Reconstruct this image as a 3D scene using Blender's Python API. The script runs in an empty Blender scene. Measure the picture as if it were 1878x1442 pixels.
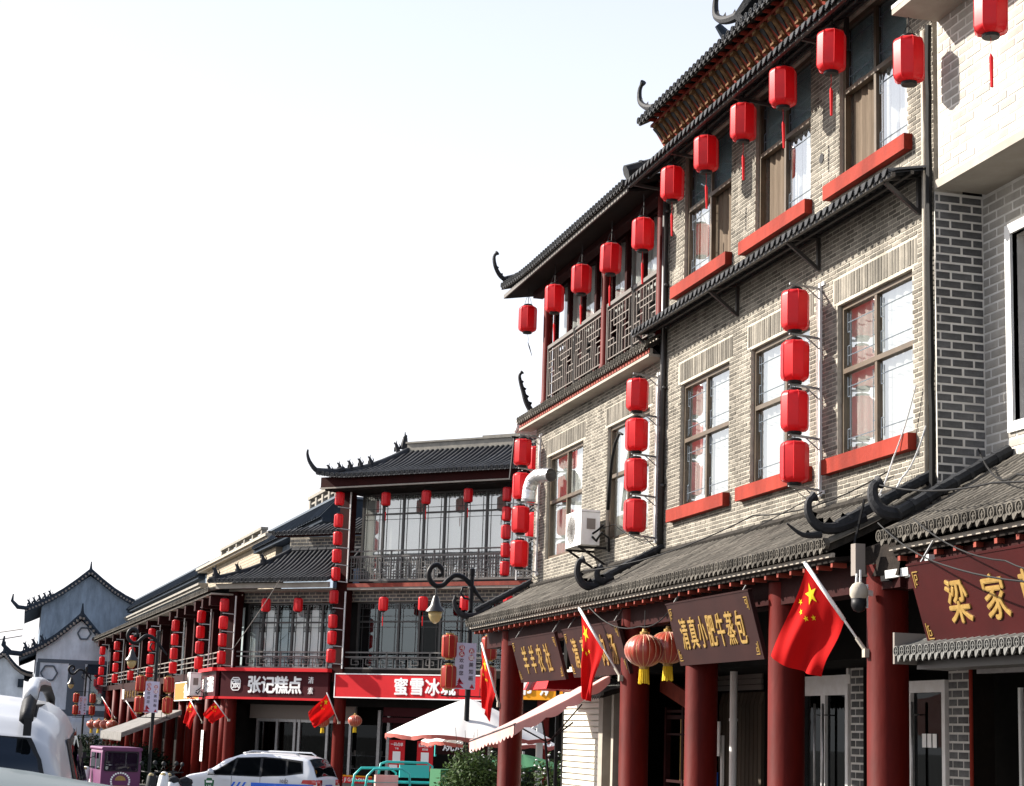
import bpy, math, random
import numpy as np
from mathutils import Vector, Matrix
random.seed(7)
PI = math.pi
SC = bpy.context.scene
COL = SC.collection

# ------------------------------------------------------------------ camera
CAM_POS = Vector((0, 0, 1.7))
ROT = Matrix(((0.96581805, -0.07919307, -0.24682777),
              (-0.25707451, -0.17033683, -0.9512613),
              (0.03328944, 0.98219846, -0.18487291)))
cd = bpy.data.cameras.new('camera')
cam = bpy.data.objects.new('camera', cd)
COL.objects.link(cam)
cam.matrix_world = Matrix.Translation(CAM_POS) @ ROT.to_4x4()
cd.sensor_width = 36.0
cd.lens = 3334.0 / 1878.0 * 36.0
cd.clip_start = 0.1
cd.clip_end = 3000
SC.camera = cam

# ------------------------------------------------------------------ sky, sun, exposure
SUN_TO = Vector((-1.0, 0.69, 0.75)).normalized()
SUN_EL = math.asin(SUN_TO.z)
SUN_AZ = math.atan2(SUN_TO.x, SUN_TO.y)          # clockwise from +Y
W = bpy.data.worlds.new('World'); SC.world = W; W.use_nodes = True
nt = W.node_tree; nt.nodes.clear()
sky = nt.nodes.new('ShaderNodeTexSky'); sky.sky_type = 'NISHITA'; sky.sun_disc = False
sky.sun_elevation = SUN_EL; sky.sun_rotation = SUN_AZ
sky.altitude = 50; sky.air_density = 1.0; sky.dust_density = 2.2; sky.ozone_density = 2.0
bg = nt.nodes.new('ShaderNodeBackground'); bg.inputs['Strength'].default_value = 0.10
out = nt.nodes.new('ShaderNodeOutputWorld')
# thin bright haze over the blue, denser towards the horizon all round
tcw = nt.nodes.new('ShaderNodeTexCoord'); sxyz = nt.nodes.new('ShaderNodeSeparateXYZ'); nt.links.new(tcw.outputs['Generated'], sxyz.inputs[0])
hz = nt.nodes.new('ShaderNodeMapRange'); hz.interpolation_type = 'SMOOTHSTEP'
hz.inputs[1].default_value = -.05; hz.inputs[2].default_value = .85; hz.inputs[3].default_value = .93; hz.inputs[4].default_value = .08
nt.links.new(sxyz.outputs[2], hz.inputs[0])
mxs = nt.nodes.new('ShaderNodeMix'); mxs.data_type = 'RGBA'; mxs.inputs[7].default_value = (5.0, 4.9, 5.05, 1)
nt.links.new(hz.outputs[0], mxs.inputs[0]); nt.links.new(sky.outputs[0], mxs.inputs[6])
nt.links.new(mxs.outputs[2], bg.inputs[0]); nt.links.new(bg.outputs[0], out.inputs[0])
sd = bpy.data.lights.new('sun', 'SUN'); sd.energy = 5.0; sd.angle = math.radians(0.5); sd.color = (1.0, 0.93, 0.84)
sun = bpy.data.objects.new('sun', sd); COL.objects.link(sun)
sun.rotation_euler = SUN_TO.to_track_quat('Z', 'Y').to_euler(); sun.location = (-30, 20, 40)
VS = SC.view_settings
VS.view_transform = 'Standard'; VS.look = 'None'; VS.gamma = 1.0; VS.exposure = 1.35; VS.use_curve_mapping = False
SC.cycles.max_bounces = 8; SC.cycles.transparent_max_bounces = 12

# ------------------------------------------------------------------ helpers
def setp(o, label=None, cat=None, group=None, kind=None):
    if label: o['label'] = label
    if cat: o['category'] = cat
    if group: o['group'] = group
    if kind: o['kind'] = kind
    return o

def thing(name, label, cat, loc=(0, 0, 0), rz=0.0, group=None):
    o = bpy.data.objects.new(name, None)
    o.empty_display_size = 0.2
    COL.objects.link(o); o.location = loc; o.rotation_euler = (0, 0, rz)
    return setp(o, label, cat, group)

def wmat(o):
    m = o.matrix_basis.copy()
    while o.parent is not None:
        o = o.parent; m = o.matrix_basis @ m
    return m

def link_mesh(name, me, parent=None, M=None):
    o = bpy.data.objects.new(name, me); COL.objects.link(o)
    if parent is not None: o.parent = parent
    if M is not None: o.matrix_basis = M
    return o

def copy_tree(o, parent=None):
    c = o.copy(); COL.objects.link(c); c.parent = parent
    for ch in list(o.children): copy_tree(ch, c)
    return c

class MB:
    def __init__(s): s.v = []; s.f = []
    def add(s, vs, fs):
        n = len(s.v); s.v.extend([tuple(p) for p in vs]); s.f.extend([tuple(i + n for i in f) for f in fs]); return s
    def box(s, a, b):
        x0, y0, z0 = [min(a[i], b[i]) for i in range(3)]; x1, y1, z1 = [max(a[i], b[i]) for i in range(3)]
        return s.add([(x0,y0,z0),(x1,y0,z0),(x1,y1,z0),(x0,y1,z0),(x0,y0,z1),(x1,y0,z1),(x1,y1,z1),(x0,y1,z1)],
                     [(3,2,1,0),(4,5,6,7),(0,1,5,4),(1,2,6,5),(2,3,7,6),(3,0,4,7)])
    def hexa(s, p):
        return s.add(p, [(3,2,1,0),(4,5,6,7),(0,1,5,4),(1,2,6,5),(2,3,7,6),(3,0,4,7)])
    def bar(s, p0, p1, w, h=None, up=(0, 0, 1)):
        h = w if h is None else h
        p0 = Vector(p0); p1 = Vector(p1); d = (p1 - p0).normalized(); u = Vector(up)
        if abs(d.dot(u)) > .98: u = Vector((0, 1, 0)) if abs(d.y) < .9 else Vector((1, 0, 0))
        a = d.cross(u).normalized() * (w / 2); b = a.cross(d).normalized() * (h / 2)
        q = []
        for p in (p0, p1): q += [p - a - b, p + a - b, p + a + b, p - a + b]
        return s.add(q, [(3,2,1,0),(4,5,6,7),(0,1,5,4),(1,2,6,5),(2,3,7,6),(3,0,4,7)])
    def tube(s, pts, r, n=8, cap=True):
        pts = [Vector(p) for p in pts]; k = len(pts)
        rs = r if isinstance(r, (list, tuple)) else [r] * k
        prev = None; rings = []
        for i, p in enumerate(pts):
            d = (pts[min(i + 1, k - 1)] - pts[max(i - 1, 0)])
            d = d.normalized() if d.length > 1e-9 else Vector((0, 0, 1))
            if prev is None:
                u = Vector((0, 0, 1)) if abs(d.z) < .9 else Vector((1, 0, 0))
                a = d.cross(u).normalized()
            else:
                a = prev - d * prev.dot(d); a = a.normalized()
            prev = a; b = d.cross(a)
            rings.append([p + (a * math.cos(2 * PI * j / n) + b * math.sin(2 * PI * j / n)) * rs[i] for j in range(n)])
        vs = [q for rg in rings for q in rg]; fs = []
        for i in range(k - 1):
            for j in range(n):
                fs.append((i*n+j, i*n+(j+1) % n, (i+1)*n+(j+1) % n, (i+1)*n+j))
        if cap: fs.append(tuple(range(n))[::-1]); fs.append(tuple((k-1)*n + j for j in range(n)))
        return s.add(vs, fs)
    def lathe(s, c, prof, n=16, phase=0.0):
        c = Vector(c); vs = []; fs = []; k = len(prof)
        for (r, z) in prof:
            for j in range(n):
                a = 2 * PI * j / n + phase; vs.append(c + Vector((r * math.cos(a), r * math.sin(a), z)))
        for i in range(k - 1):
            for j in range(n): fs.append((i*n+j, i*n+(j+1) % n, (i+1)*n+(j+1) % n, (i+1)*n+j))
        if prof[0][0] > 1e-4: fs.append(tuple(range(n))[::-1])
        if prof[-1][0] > 1e-4: fs.append(tuple((k-1)*n + j for j in range(n)))
        return s.add(vs, fs)
    def prism(s, poly, ext):
        n = len(poly); e = Vector(ext); p = [Vector(q) for q in poly]
        return s.add(p + [q + e for q in p], [tuple(range(n))[::-1], tuple(range(n, 2*n))] + [(i, (i+1) % n, n+(i+1) % n, n+i) for i in range(n)])
    def grid(s, fn, nu, nv):
        vs = [fn(i / nu, j / nv) for i in range(nu + 1) for j in range(nv + 1)]
        fs = [(i*(nv+1)+j, (i+1)*(nv+1)+j, (i+1)*(nv+1)+j+1, i*(nv+1)+j+1) for i in range(nu) for j in range(nv)]
        return s.add(vs, fs)
    def mesh(s, name, mat=None, smooth=False):
        me = bpy.data.meshes.new(name); me.from_pydata([tuple(p) for p in s.v], [], s.f); me.update()
        if mat: me.materials.append(mat)
        if smooth:
            me.polygons.foreach_set('use_smooth', [True] * len(me.polygons))
            if smooth == 'auto':
                import bmesh
                bm = bmesh.new(); bm.from_mesh(me)
                for e in bm.edges:
                    if len(e.link_faces) == 2 and e.calc_face_angle(0) > math.radians(38): e.smooth = False
                bm.to_mesh(me); bm.free()
        return me
    def build(s, name, mat, parent=None, smooth=False, M=None, **kw):
        o = link_mesh(name, s.mesh(name, mat, smooth), parent, M)
        if kw: setp(o, **kw)
        return o

def pix_size(p):
    """rough size a metre has at p in the photograph, 0 when out of view"""
    q = ROT.transposed() @ (p - CAM_POS)
    if q.z > -0.2: return 0
    x = -q.x / q.z * 3334; y = -q.y / q.z * 3334
    if abs(x) > 990 or abs(y) > 770: return 0.0
    return 3334 / -q.z

def pieces(parent, name, proto, mats, limit=300, stuff=None, label=None):
    """proto: a mesh; mats: local matrices. The largest in view become objects, the rest one joined mesh."""
    if not mats: return
    PM = wmat(parent)
    order = sorted(mats, key=lambda m: -pix_size(PM @ m.translation))
    for m in order[:limit]: link_mesh(name, proto, parent, m)
    rest = order[limit:]
    if rest:
        n = len(proto.vertices); V = np.empty(n * 3); proto.vertices.foreach_get('co', V); V = V.reshape(-1, 3)
        F = [tuple(p.vertices) for p in proto.polygons]
        A = np.array([[list(r) for r in m] for m in rest])
        allv = np.einsum('kij,nj->kni', A[:, :3, :3], V) + A[:, None, :3, 3]
        fs = [tuple(i + k * n for i in f) for k in range(len(rest)) for f in F]
        me = bpy.data.meshes.new(name + '_field'); me.from_pydata(allv.reshape(-1, 3).tolist(), [], fs); me.update()
        for mt in proto.materials: me.materials.append(mt)
        if len(proto.polygons) and proto.polygons[0].use_smooth:
            me.polygons.foreach_set('use_smooth', [True] * len(me.polygons))
        o = link_mesh(stuff or name + '_field', me, parent); o['kind'] = 'stuff'

def TRS(loc, rot=None, sc=(1, 1, 1)):
    m = Matrix.Translation(Vector(loc))
    if rot is not None: m = m @ rot.to_4x4()
    return m @ Matrix.Diagonal(Vector((*sc, 1)))

def basis(x, y, z):
    return Matrix((x, y, z)).transposed()

# ------------------------------------------------------------------ materials
def M(name, col, rough=.6, metal=0., pv=0., col2=None, ns=6., nd=4., namt=.5, bump=0., bs=None, spec=None, coat=0., transl=0., stretch=None, emit=0., sheen=0., stain=0.):
    m = bpy.data.materials.new(name); m.use_nodes = True
    t = m.node_tree; b = t.nodes['Principled BSDF']; L = t.links.new
    b.inputs['Roughness'].default_value = rough; b.inputs['Metallic'].default_value = metal
    b.inputs['Specular IOR Level'].default_value = spec if spec is not None else (.5 if rough < .48 else .14); b.inputs['Coat Weight'].default_value = coat
    b.inputs['Coat Roughness'].default_value = .06
    b.inputs['Sheen Weight'].default_value = sheen; b.inputs['Sheen Roughness'].default_value = .35
    c = None
    co = t.nodes.new('ShaderNodeTexCoord'); mp = t.nodes.new('ShaderNodeMapping'); L(co.outputs['Object'], mp.inputs[0])
    if stretch: mp.inputs['Scale'].default_value = stretch
    if col2 is not None:
        n = t.nodes.new('ShaderNodeTexNoise'); n.inputs['Scale'].default_value = ns; n.inputs['Detail'].default_value = nd; n.inputs['Roughness'].default_value = .62
        L(mp.outputs[0], n.inputs[0])
        r = t.nodes.new('ShaderNodeMapRange'); r.inputs[1].default_value = .5 - namt * .35; r.inputs[2].default_value = .5 + namt * .35
        L(n.outputs[0], r.inputs[0])
        x = t.nodes.new('ShaderNodeMix'); x.data_type = 'RGBA'
        x.inputs[6].default_value = (*col, 1); x.inputs[7].default_value = (*col2, 1)
        L(r.outputs[0], x.inputs[0]); c = x.outputs[2]
    if pv > 0:
        oi = t.nodes.new('ShaderNodeObjectInfo'); ge = t.nodes.new('ShaderNodeNewGeometry')
        ad = t.nodes.new('ShaderNodeMath'); ad.operation = 'ADD'; L(oi.outputs['Random'], ad.inputs[0]); L(ge.outputs['Random Per Island'], ad.inputs[1])
        fr = t.nodes.new('ShaderNodeMath'); fr.operation = 'FRACT'; L(ad.outputs[0], fr.inputs[0])
        mr = t.nodes.new('ShaderNodeMapRange'); mr.inputs[3].default_value = 1 - pv; mr.inputs[4].default_value = 1 + pv; L(fr.outputs[0], mr.inputs[0])
        hs = t.nodes.new('ShaderNodeHueSaturation'); L(mr.outputs[0], hs.inputs['Value'])
        if c is not None: L(c, hs.inputs['Color'])
        else: hs.inputs['Color'].default_value = (*col, 1)
        c = hs.outputs[0]
    if stain > 0:
        gp = t.nodes.new('ShaderNodeNewGeometry'); m2 = t.nodes.new('ShaderNodeMapping'); m2.inputs['Scale'].default_value = (1.5, 1.5, .42); L(gp.outputs['Position'], m2.inputs[0])
        n3 = t.nodes.new('ShaderNodeTexNoise'); n3.inputs['Scale'].default_value = 1.1; n3.inputs['Detail'].default_value = 6; n3.inputs['Roughness'].default_value = .65; L(m2.outputs[0], n3.inputs[0])
        r3 = t.nodes.new('ShaderNodeMapRange'); r3.inputs[1].default_value = .36; r3.inputs[2].default_value = .62; r3.inputs[3].default_value = 1 - stain; r3.inputs[4].default_value = 1.06; L(n3.outputs[0], r3.inputs[0])
        h3 = t.nodes.new('ShaderNodeHueSaturation'); L(r3.outputs[0], h3.inputs['Value'])
        if c is not None: L(c, h3.inputs['Color'])
        else: h3.inputs['Color'].default_value = (*col, 1)
        c = h3.outputs[0]
    if c is not None: L(c, b.inputs['Base Color'])
    else: b.inputs['Base Color'].default_value = (*col, 1)
    if bump > 0:
        n2 = t.nodes.new('ShaderNodeTexNoise'); n2.inputs['Scale'].default_value = bs or 30; n2.inputs['Detail'].default_value = 5
        L(mp.outputs[0], n2.inputs[0]); bp = t.nodes.new('ShaderNodeBump'); bp.inputs['Strength'].default_value = bump; bp.inputs['Distance'].default_value = .02
        L(n2.outputs[0], bp.inputs['Height']); L(bp.outputs[0], b.inputs['Normal'])
    if transl > 0:
        tr = t.nodes.new('ShaderNodeBsdfTranslucent')
        if c is not None: L(c, tr.inputs[0])
        else: tr.inputs[0].default_value = (*col, 1)
        ms = t.nodes.new('ShaderNodeMixShader'); ms.inputs[0].default_value = transl
        L(b.outputs[0], ms.inputs[1]); L(tr.outputs[0], ms.inputs[2]); L(ms.outputs[0], t.nodes['Material Output'].inputs[0])
    return m

def glass(name, tint=(.8, .85, .85), refl=.5, trans=(.55, .6, .6), rough=.015, wav=0.):
    m = bpy.data.materials.new(name); m.use_nodes = True
    t = m.node_tree; t.nodes.clear(); L = t.links.new
    o = t.nodes.new('ShaderNodeOutputMaterial'); g = t.nodes.new('ShaderNodeBsdfGlossy'); tr = t.nodes.new('ShaderNodeBsdfTransparent')
    g.inputs['Color'].default_value = (*tint, 1); g.inputs['Roughness'].default_value = rough
    tr.inputs[0].default_value = (*trans, 1)
    fr = t.nodes.new('ShaderNodeFresnel'); fr.inputs['IOR'].default_value = 1.5
    ad = t.nodes.new('ShaderNodeMath'); ad.operation = 'ADD'; ad.use_clamp = True; ad.inputs[1].default_value = refl
    L(fr.outputs[0], ad.inputs[0])
    # a pane's rear face passes light untouched: front reflection and tint stand for the whole sheet
    ge = t.nodes.new('ShaderNodeNewGeometry'); iv = t.nodes.new('ShaderNodeMath'); iv.operation = 'SUBTRACT'; iv.inputs[0].default_value = 1.; L(ge.outputs['Backfacing'], iv.inputs[1])
    mu = t.nodes.new('ShaderNodeMath'); mu.operation = 'MULTIPLY'; L(ad.outputs[0], mu.inputs[0]); L(iv.outputs[0], mu.inputs[1]); ad = mu
    tc = t.nodes.new('ShaderNodeMix'); tc.data_type = 'RGBA'; tc.inputs[6].default_value = (*trans, 1); tc.inputs[7].default_value = (1, 1, 1, 1)
    L(ge.outputs['Backfacing'], tc.inputs[0]); L(tc.outputs[2], tr.inputs[0])
    ms = t.nodes.new('ShaderNodeMixShader'); L(ad.outputs[0], ms.inputs[0]); L(tr.outputs[0], ms.inputs[1]); L(g.outputs[0], ms.inputs[2]); L(ms.outputs[0], o.inputs[0])
    if wav > 0:
        co = t.nodes.new('ShaderNodeTexCoord'); n = t.nodes.new('ShaderNodeTexNoise'); n.inputs['Scale'].default_value = 1.3
        L(co.outputs['Object'], n.inputs[0]); bp = t.nodes.new('ShaderNodeBump'); bp.inputs['Strength'].default_value = wav; bp.inputs['Distance'].default_value = .02
        L(n.outputs[0], bp.inputs['Height']); L(bp.outputs[0], g.inputs['Normal'])
    return m

MT = dict(
 mortar=M('pale_mortar', (.50, .46, .385), .9, stain=.3, col2=(.36, .33, .275), ns=9, bump=.3, bs=60),
 brick=M('grey_brick', (.220, .202, .170), .85, stain=.32, pv=.38, col2=(.135, .125, .107), ns=5, namt=.7, bump=.35, bs=70),
 mortar_w=M('white_joint', (.66, .64, .60), .8, col2=(.5, .48, .44), ns=4),
 brick_d=M('slate_grey_brick', (.15, .15, .15), .8, stain=.35, pv=.2, col2=(.10, .10, .10), ns=3, bump=.2, bs=60),
 brick_p=M('washed_grey_brick', (.325, .305, .27), .6, stain=.22, pv=.13, col2=(.42, .395, .35), ns=1.1, namt=.8, bump=.2, bs=60),
 render=M('pale_render', (.42, .385, .325), .85, col2=(.32, .285, .235), ns=3, bump=.15),
 tile=M('grey_roof_tile', (.150, .138, .117), .9, stain=.45, pv=.32, col2=(.07, .064, .055), ns=7, namt=.8, bump=.4, bs=40),
 tile_d=M('dark_roof_tile', (.026, .028, .032), .75, stain=.35, pv=.3, col2=(.045, .047, .05), ns=5, namt=.6, bump=.3, bs=40),
 tile_b=M('shade_blue_tile', (.034, .045, .060), .85, spec=.08, pv=.2, col2=(.022, .030, .041), ns=3),  # blue shade of the far roofs is put into the tile colour
 tile_l=M('pale_grey_glazed_tile', (.15, .15, .14), .55, pv=.15, col2=(.09, .09, .085), ns=8),
 deck=M('shade_dark_roof_bed', (.036, .032, .027), .95, col2=(.018, .016, .014), ns=8, bump=.5, bs=30),  # bed darkened so gaps between tile rows look deep in shade
 horn=M('black_clay_ornament', (.011, .012, .015), .7, spec=.3, col2=(.02, .021, .024), ns=12, bump=.3),
 redwood=M('dark_red_paint', (.030, .0045, .004), .65, spec=.08, col2=(.018, .003, .003), ns=3, namt=.7, bump=.15, bs=20),
 redcol=M('red_column_paint', (.135, .008, .0045), .55, spec=.1, stain=.38, col2=(.080, .006, .004), ns=2.2, namt=.7, bump=.25, bs=9, stretch=(1, 1, .35)),
 sill=M('red_sill_paint', (.26, .028, .014), .75, spec=.12, stain=.4, col2=(.26, .034, .022), ns=7, namt=.9, bump=.2),
 band=M('red_cornice_paint', (.27, .045, .024), .7, spec=.3, col2=(.16, .024, .014), ns=5),
 maroon=M('maroon_timber', (.024, .004, .004), .65, spec=.1, col2=(.015, .003, .003), ns=4),
 black=M('black_metal', (.012, .012, .013), .5, spec=.2),
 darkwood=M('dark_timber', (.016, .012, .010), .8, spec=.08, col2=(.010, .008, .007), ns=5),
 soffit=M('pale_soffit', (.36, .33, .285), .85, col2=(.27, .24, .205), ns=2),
 frame=M('bronze_window_frame', (.105, .075, .048), .45, metal=.1, col2=(.065, .048, .03), ns=4),
 frame_d=M('dark_window_frame', (.035, .032, .03), .4),
 white=M('white_paint', (.78, .78, .76), .5, col2=(.68, .68, .66), ns=3),
 whiteg=M('white_enamel', (.80, .80, .79), .35, col2=(.70, .69, .66), ns=6),
 steel=M('galvanised_steel', (.38, .38, .38), .4, metal=.7, col2=(.28, .28, .28), ns=10),
 rail=M('grey_rail_paint', (.15, .14, .13), .55),
 rail_l=M('pale_lattice_paint', (.21, .185, .165), .6),
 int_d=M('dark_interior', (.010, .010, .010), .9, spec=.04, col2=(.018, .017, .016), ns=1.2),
 curt=M('white_curtain', (.62, .64, .61), .9, transl=.25, col2=(.66, .67, .64), ns=2),
 curt_b=M('brown_curtain', (.15, .115, .085), .9, col2=(.11, .085, .06), ns=14, stretch=(6, 6, .3)),
 curt_g=M('pale_blue_drape', (.44, .49, .50), .9, col2=(.58, .58, .54), ns=2.5),
 lan=M('red_lantern_cloth', (.72, .007, .014), .42, transl=.36, col2=(.64, .007, .014), ns=9, spec=.5, sheen=.25, pv=.10),
 lan_d=M('faded_red_lantern', (.36, .018, .011), .5, transl=.15, spec=.3),
 silk=M('orange_red_silk', (.44, .055, .022), .34, col2=(.37, .04, .016), ns=3, spec=.8, transl=.12, sheen=.5),
 gold=M('gold_leaf', (.44, .285, .085), .4, metal=.3, col2=(.33, .20, .05), ns=20),
 goldrib=M('gold_rib', (.70, .42, .22), .4),
 yellow=M('yellow_tassel', (.75, .52, .03), .7),
 redcord=M('red_tassel', (.62, .015, .02), .7),
 flag=M('red_flag_cloth', (.52, .008, .008), .8, transl=.35, spec=.1),
 star=M('yellow_star', (.88, .70, .02), .7, transl=.3),
 signred=M('red_sign_face', (.60, .016, .022), .5, col2=(.54, .014, .02), ns=2),
 signmar=M('maroon_sign_face', (.050, .006, .009), .5, spec=.1),
 plaque=M('plum_lacquer', (.031, .012, .011), .55, col2=(.022, .009, .009), ns=2, spec=.12),
 plaque2=M('wine_lacquer', (.044, .006, .006), .5, col2=(.030, .005, .005), ns=2, spec=.12),
 orange=M('orange_sign_face', (.75, .17, .03), .5),
 amber=M('amber_sign_face', (.75, .30, .01), .5),
 letter=M('white_letter', (.85, .85, .83), .4),
 ink=M('ink_print', (.06, .04, .05), .7),
 maru=M('crimson_print', (.42, .03, .05), .7),
 pblue=M('police_blue', (.012, .12, .62), .3, coat=.5),
 carw=M('white_car_paint', (.58, .59, .61), .3, coat=.35),
 carp=M('pearl_white_car_paint', (.40, .41, .425), .35, coat=.25),
 cars=M('silver_car_paint', (.115, .14, .138), .5, metal=.1, coat=.12, col2=(.08, .10, .10), ns=3, bump=.05, bs=4),
 carg=glass('car_glass', (.55, .62, .70), .04, (.10, .12, .14)),
 rubber=M('black_rubber', (.02, .02, .021), .75),
 plastic=M('dark_grey_plastic', (.020, .021, .023), .6, bump=.1, bs=200),
 chrome=M('chrome', (.7, .7, .7), .12, metal=1),
 tail=M('red_tail_lamp', (.45, .02, .02), .15, coat=1),
 purple=M('purple_paint', (.12, .022, .085), .45),
 teal=M('teal_paint', (.03, .40, .37), .4),
 canvas=M('white_canvas', (.82, .80, .77), .8, transl=.2),
 fringe=M('red_canvas_fringe', (.45, .13, .11), .8, transl=.2),
 pink=M('faded_pink_awning', (.72, .46, .43), .8, transl=.25, col2=(.64, .34, .31), ns=2.5),
 greenc=M('green_canvas', (.05, .16, .08), .8, transl=.2),
 siding=M('white_siding', (.66, .62, .54), .6, col2=(.56, .52, .45), ns=2),
 ash=M('asphalt', (.052, .052, .053), .9, col2=(.075, .073, .07), ns=3, bump=.3, bs=80),
 pave=M('grey_paving', (.12, .115, .108), .85, col2=(.085, .08, .076), ns=4, bump=.2),
 kerb=M('kerb_stone', (.34, .33, .31), .85, col2=(.26, .25, .23), ns=5),
 hazewall=M('hazed_grey_render', (.24, .295, .36), .9, stain=.35, col2=(.16, .205, .26), ns=.55, namt=.8, nd=8, bump=.1),  # lightened and blued: distance haze and blue shade are in the colour
 whitewall=M('white_lime_render', (.68, .73, .79), .9, stain=.18, col2=(.5, .55, .60), ns=.8),
 greytrim=M('grey_trim', (.10, .12, .145), .8),
 leaf=M('hedge_leaf', (.040, .068, .018), .6, pv=.6, transl=.25),
 leafd=M('dark_hedge_leaf', (.010, .020, .010), .8, pv=.5, transl=.15),
 canvas_g=M('grey_white_canvas', (.24, .23, .22), .85, transl=.15, col2=(.17, .165, .155), ns=3),
 bark=M('brown_twig', (.09, .06, .04), .9),
 globe=M('amber_glass_globe', (.55, .46, .26), .12, transl=.5),
 foil=M('crinkled_foil_duct', (.72, .72, .72), .28, metal=.9, bump=.9, bs=18),
 beige=M('cream_brick', (.40, .345, .26), .85, pv=.1, col2=(.34, .29, .22), ns=3),
 beigej=M('cream_joint', (.22, .19, .15), .9),
 wood=M('brown_door_slat', (.075, .06, .045), .7, pv=.2),
 blackcable=M('black_cable', (.010, .010, .010), .6),
 whitecable=M('white_cable', (.75, .75, .73), .4),
 plateb=M('blue_number_plate', (.02, .05, .32), .4),
 drybr=M('dry_stone', (.30, .28, .24), .9, col2=(.2, .19, .17), ns=4),
 concrete=M('stained_concrete', (.026, .020, .016), .95, col2=(.010, .008, .007), ns=6, bump=.4),
)
GL = dict(
 sky=glass('reflective_window_glass', (.95, .97, .97), .34, (.92, .94, .93), wav=.05),
 tint=glass('blue_tinted_glass', (.60, .70, .74), .12, (.55, .63, .66), wav=.05),
 dark=glass('dark_shop_glass', (.22, .24, .25), .02, (.16, .17, .18)),
 clear=glass('clear_glass', (.9, .93, .95), .12, (.9, .92, .92), wav=.03),
)

# ------------------------------------------------------------------ text
_tc = {}
def glyphs(s, size=1.0, bold=.012, ext=.02):
    """text as vertices and faces in the xy plane, centred, extruded along +z"""
    k = (s, bold, ext)
    if k not in _tc:
        c = bpy.data.curves.new('lettering', 'FONT'); c.body = s; c.extrude = ext / 2; c.resolution_u = 3
        o = bpy.data.objects.new('lettering', c); COL.objects.link(o)
        dg = bpy.context.evaluated_depsgraph_get(); dg.update()
        me = o.evaluated_get(dg).to_mesh()
        V = np.array([v.co[:] for v in me.vertices]); F = [tuple(p.vertices) for p in me.polygons]
        o.evaluated_get(dg).to_mesh_clear()
        bpy.data.objects.remove(o); bpy.data.curves.remove(c)
        V[:, 0] -= (V[:, 0].min() + V[:, 0].max()) / 2; V[:, 1] -= (V[:, 1].min() + V[:, 1].max()) / 2
        _tc[k] = (V, F)
    V, F = _tc[k]
    return V * np.array([size, size, 1.0]), F

def put_text(mb, s, Mx, size, bold=.012, ext=.02, shear=0., sx=1.):
    V, F = glyphs(s, size, bold, ext)
    V = V.copy(); V[:, 0] = V[:, 0] * sx; V[:, 1] += V[:, 0] * shear * 0
    if shear: V[:, 0] += V[:, 1] * shear
    b_ = bold * size * 1.1
    for k, (dx, dy) in enumerate(((0, 0), (b_, 0), (-b_, 0), (0, b_), (0, -b_)) if bold > .01 else ((0, 0),)):
        mb.add([Mx @ Vector((p[0] + dx, p[1] + dy, p[2] - .0007 * k)) for p in V.tolist()], F)

def facing(s, o, z):
    """text frame on a facade: reads along -s, up is z, faces +o"""
    return Matrix.Translation(Vector((s, o, z))) @ basis(Vector((-1, 0, 0)), Vector((0, 0, 1)), Vector((0, 1, 0))).to_4x4()
# ================================================================== building kit (facade space: s along, o outward, z up)
UNIT = {}
def unit_brick(mat):
    if mat.name not in UNIT:
        mb = MB(); mb.add([(-.5,-.5,-.5),(.5,-.5,-.5),(.5,-.5,.5),(-.5,-.5,.5),(-.46,.5,-.42),(.46,.5,-.42),(.46,.5,.42),(-.46,.5,.42)],
               [(4,7,6,5),(0,1,5,4)[::-1],(1,2,6,5)[::-1],(2,3,7,6)[::-1],(3,0,4,7)[::-1]])
        UNIT[mat.name] = mb.mesh('brick', mat)
    return UNIT[mat.name]

def wall_slab(mb, s0, s1, z0, z1, openings, o0, o1):
    ss = sorted({s0, s1} | {v for q in openings for v in q[:2] if s0 < v < s1})
    for a, b in zip(ss[:-1], ss[1:]):
        zs = [z0]
        blk = sorted([(q[2], q[3]) for q in openings if q[0] < (a + b) / 2 < q[1] and q[3] > z0 and q[2] < z1])
        cur = z0
        for (p, q) in blk:
            if p > cur: mb.box((a, o0, cur), (b, o1, p))
            cur = max(cur, q)
        if cur < z1: mb.box((a, o0, cur), (b, o1, z1))

def brick_mats(s0, s1, z0, z1, openings, L, h, m, o=0., proud=.005, lintel=()):
    out = []; row = 0; z = z0 + m
    ops = list(openings) + list(lintel)
    while z + h * .5 < z1:
        zt = min(z + h, z1 - .002); zc = (z + zt) / 2
        free = [(s0, s1)]
        for q in ops:
            if q[2] < zc < q[3]:
                nf = []
                for (a, b) in free:
                    if q[1] <= a or q[0] >= b: nf.append((a, b)); continue
                    if q[0] > a: nf.append((a, q[0]))
                    if q[1] < b: nf.append((q[1], b))
                free = nf
        off = (row % 2) * (L + m) / 2
        for (a, b) in free:
            k = math.floor((a - off) / (L + m))
            while k * (L + m) + off < b:
                p = max(a + .002, k * (L + m) + off); q = min(b - .002, k * (L + m) + off + L)
                if q - p > .03:
                    d = .03; pr = proud + random.uniform(-.0015, .002)
                    out.append(TRS(((p + q) / 2, o + pr - d / 2, zc), None, (q - p, d, zt - z)))
                k += 1
        z += h + m; row += 1
    for (a, b, p, q) in lintel:
        x = a + .004; w = .055
        while x + w < b:
            out.append(TRS((x + w / 2, o + proud + random.uniform(-.002, .003) - .015, (p + q) / 2), None, (w - .004, .03, q - p - .012)))
            x += w + .012
    return out

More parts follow.
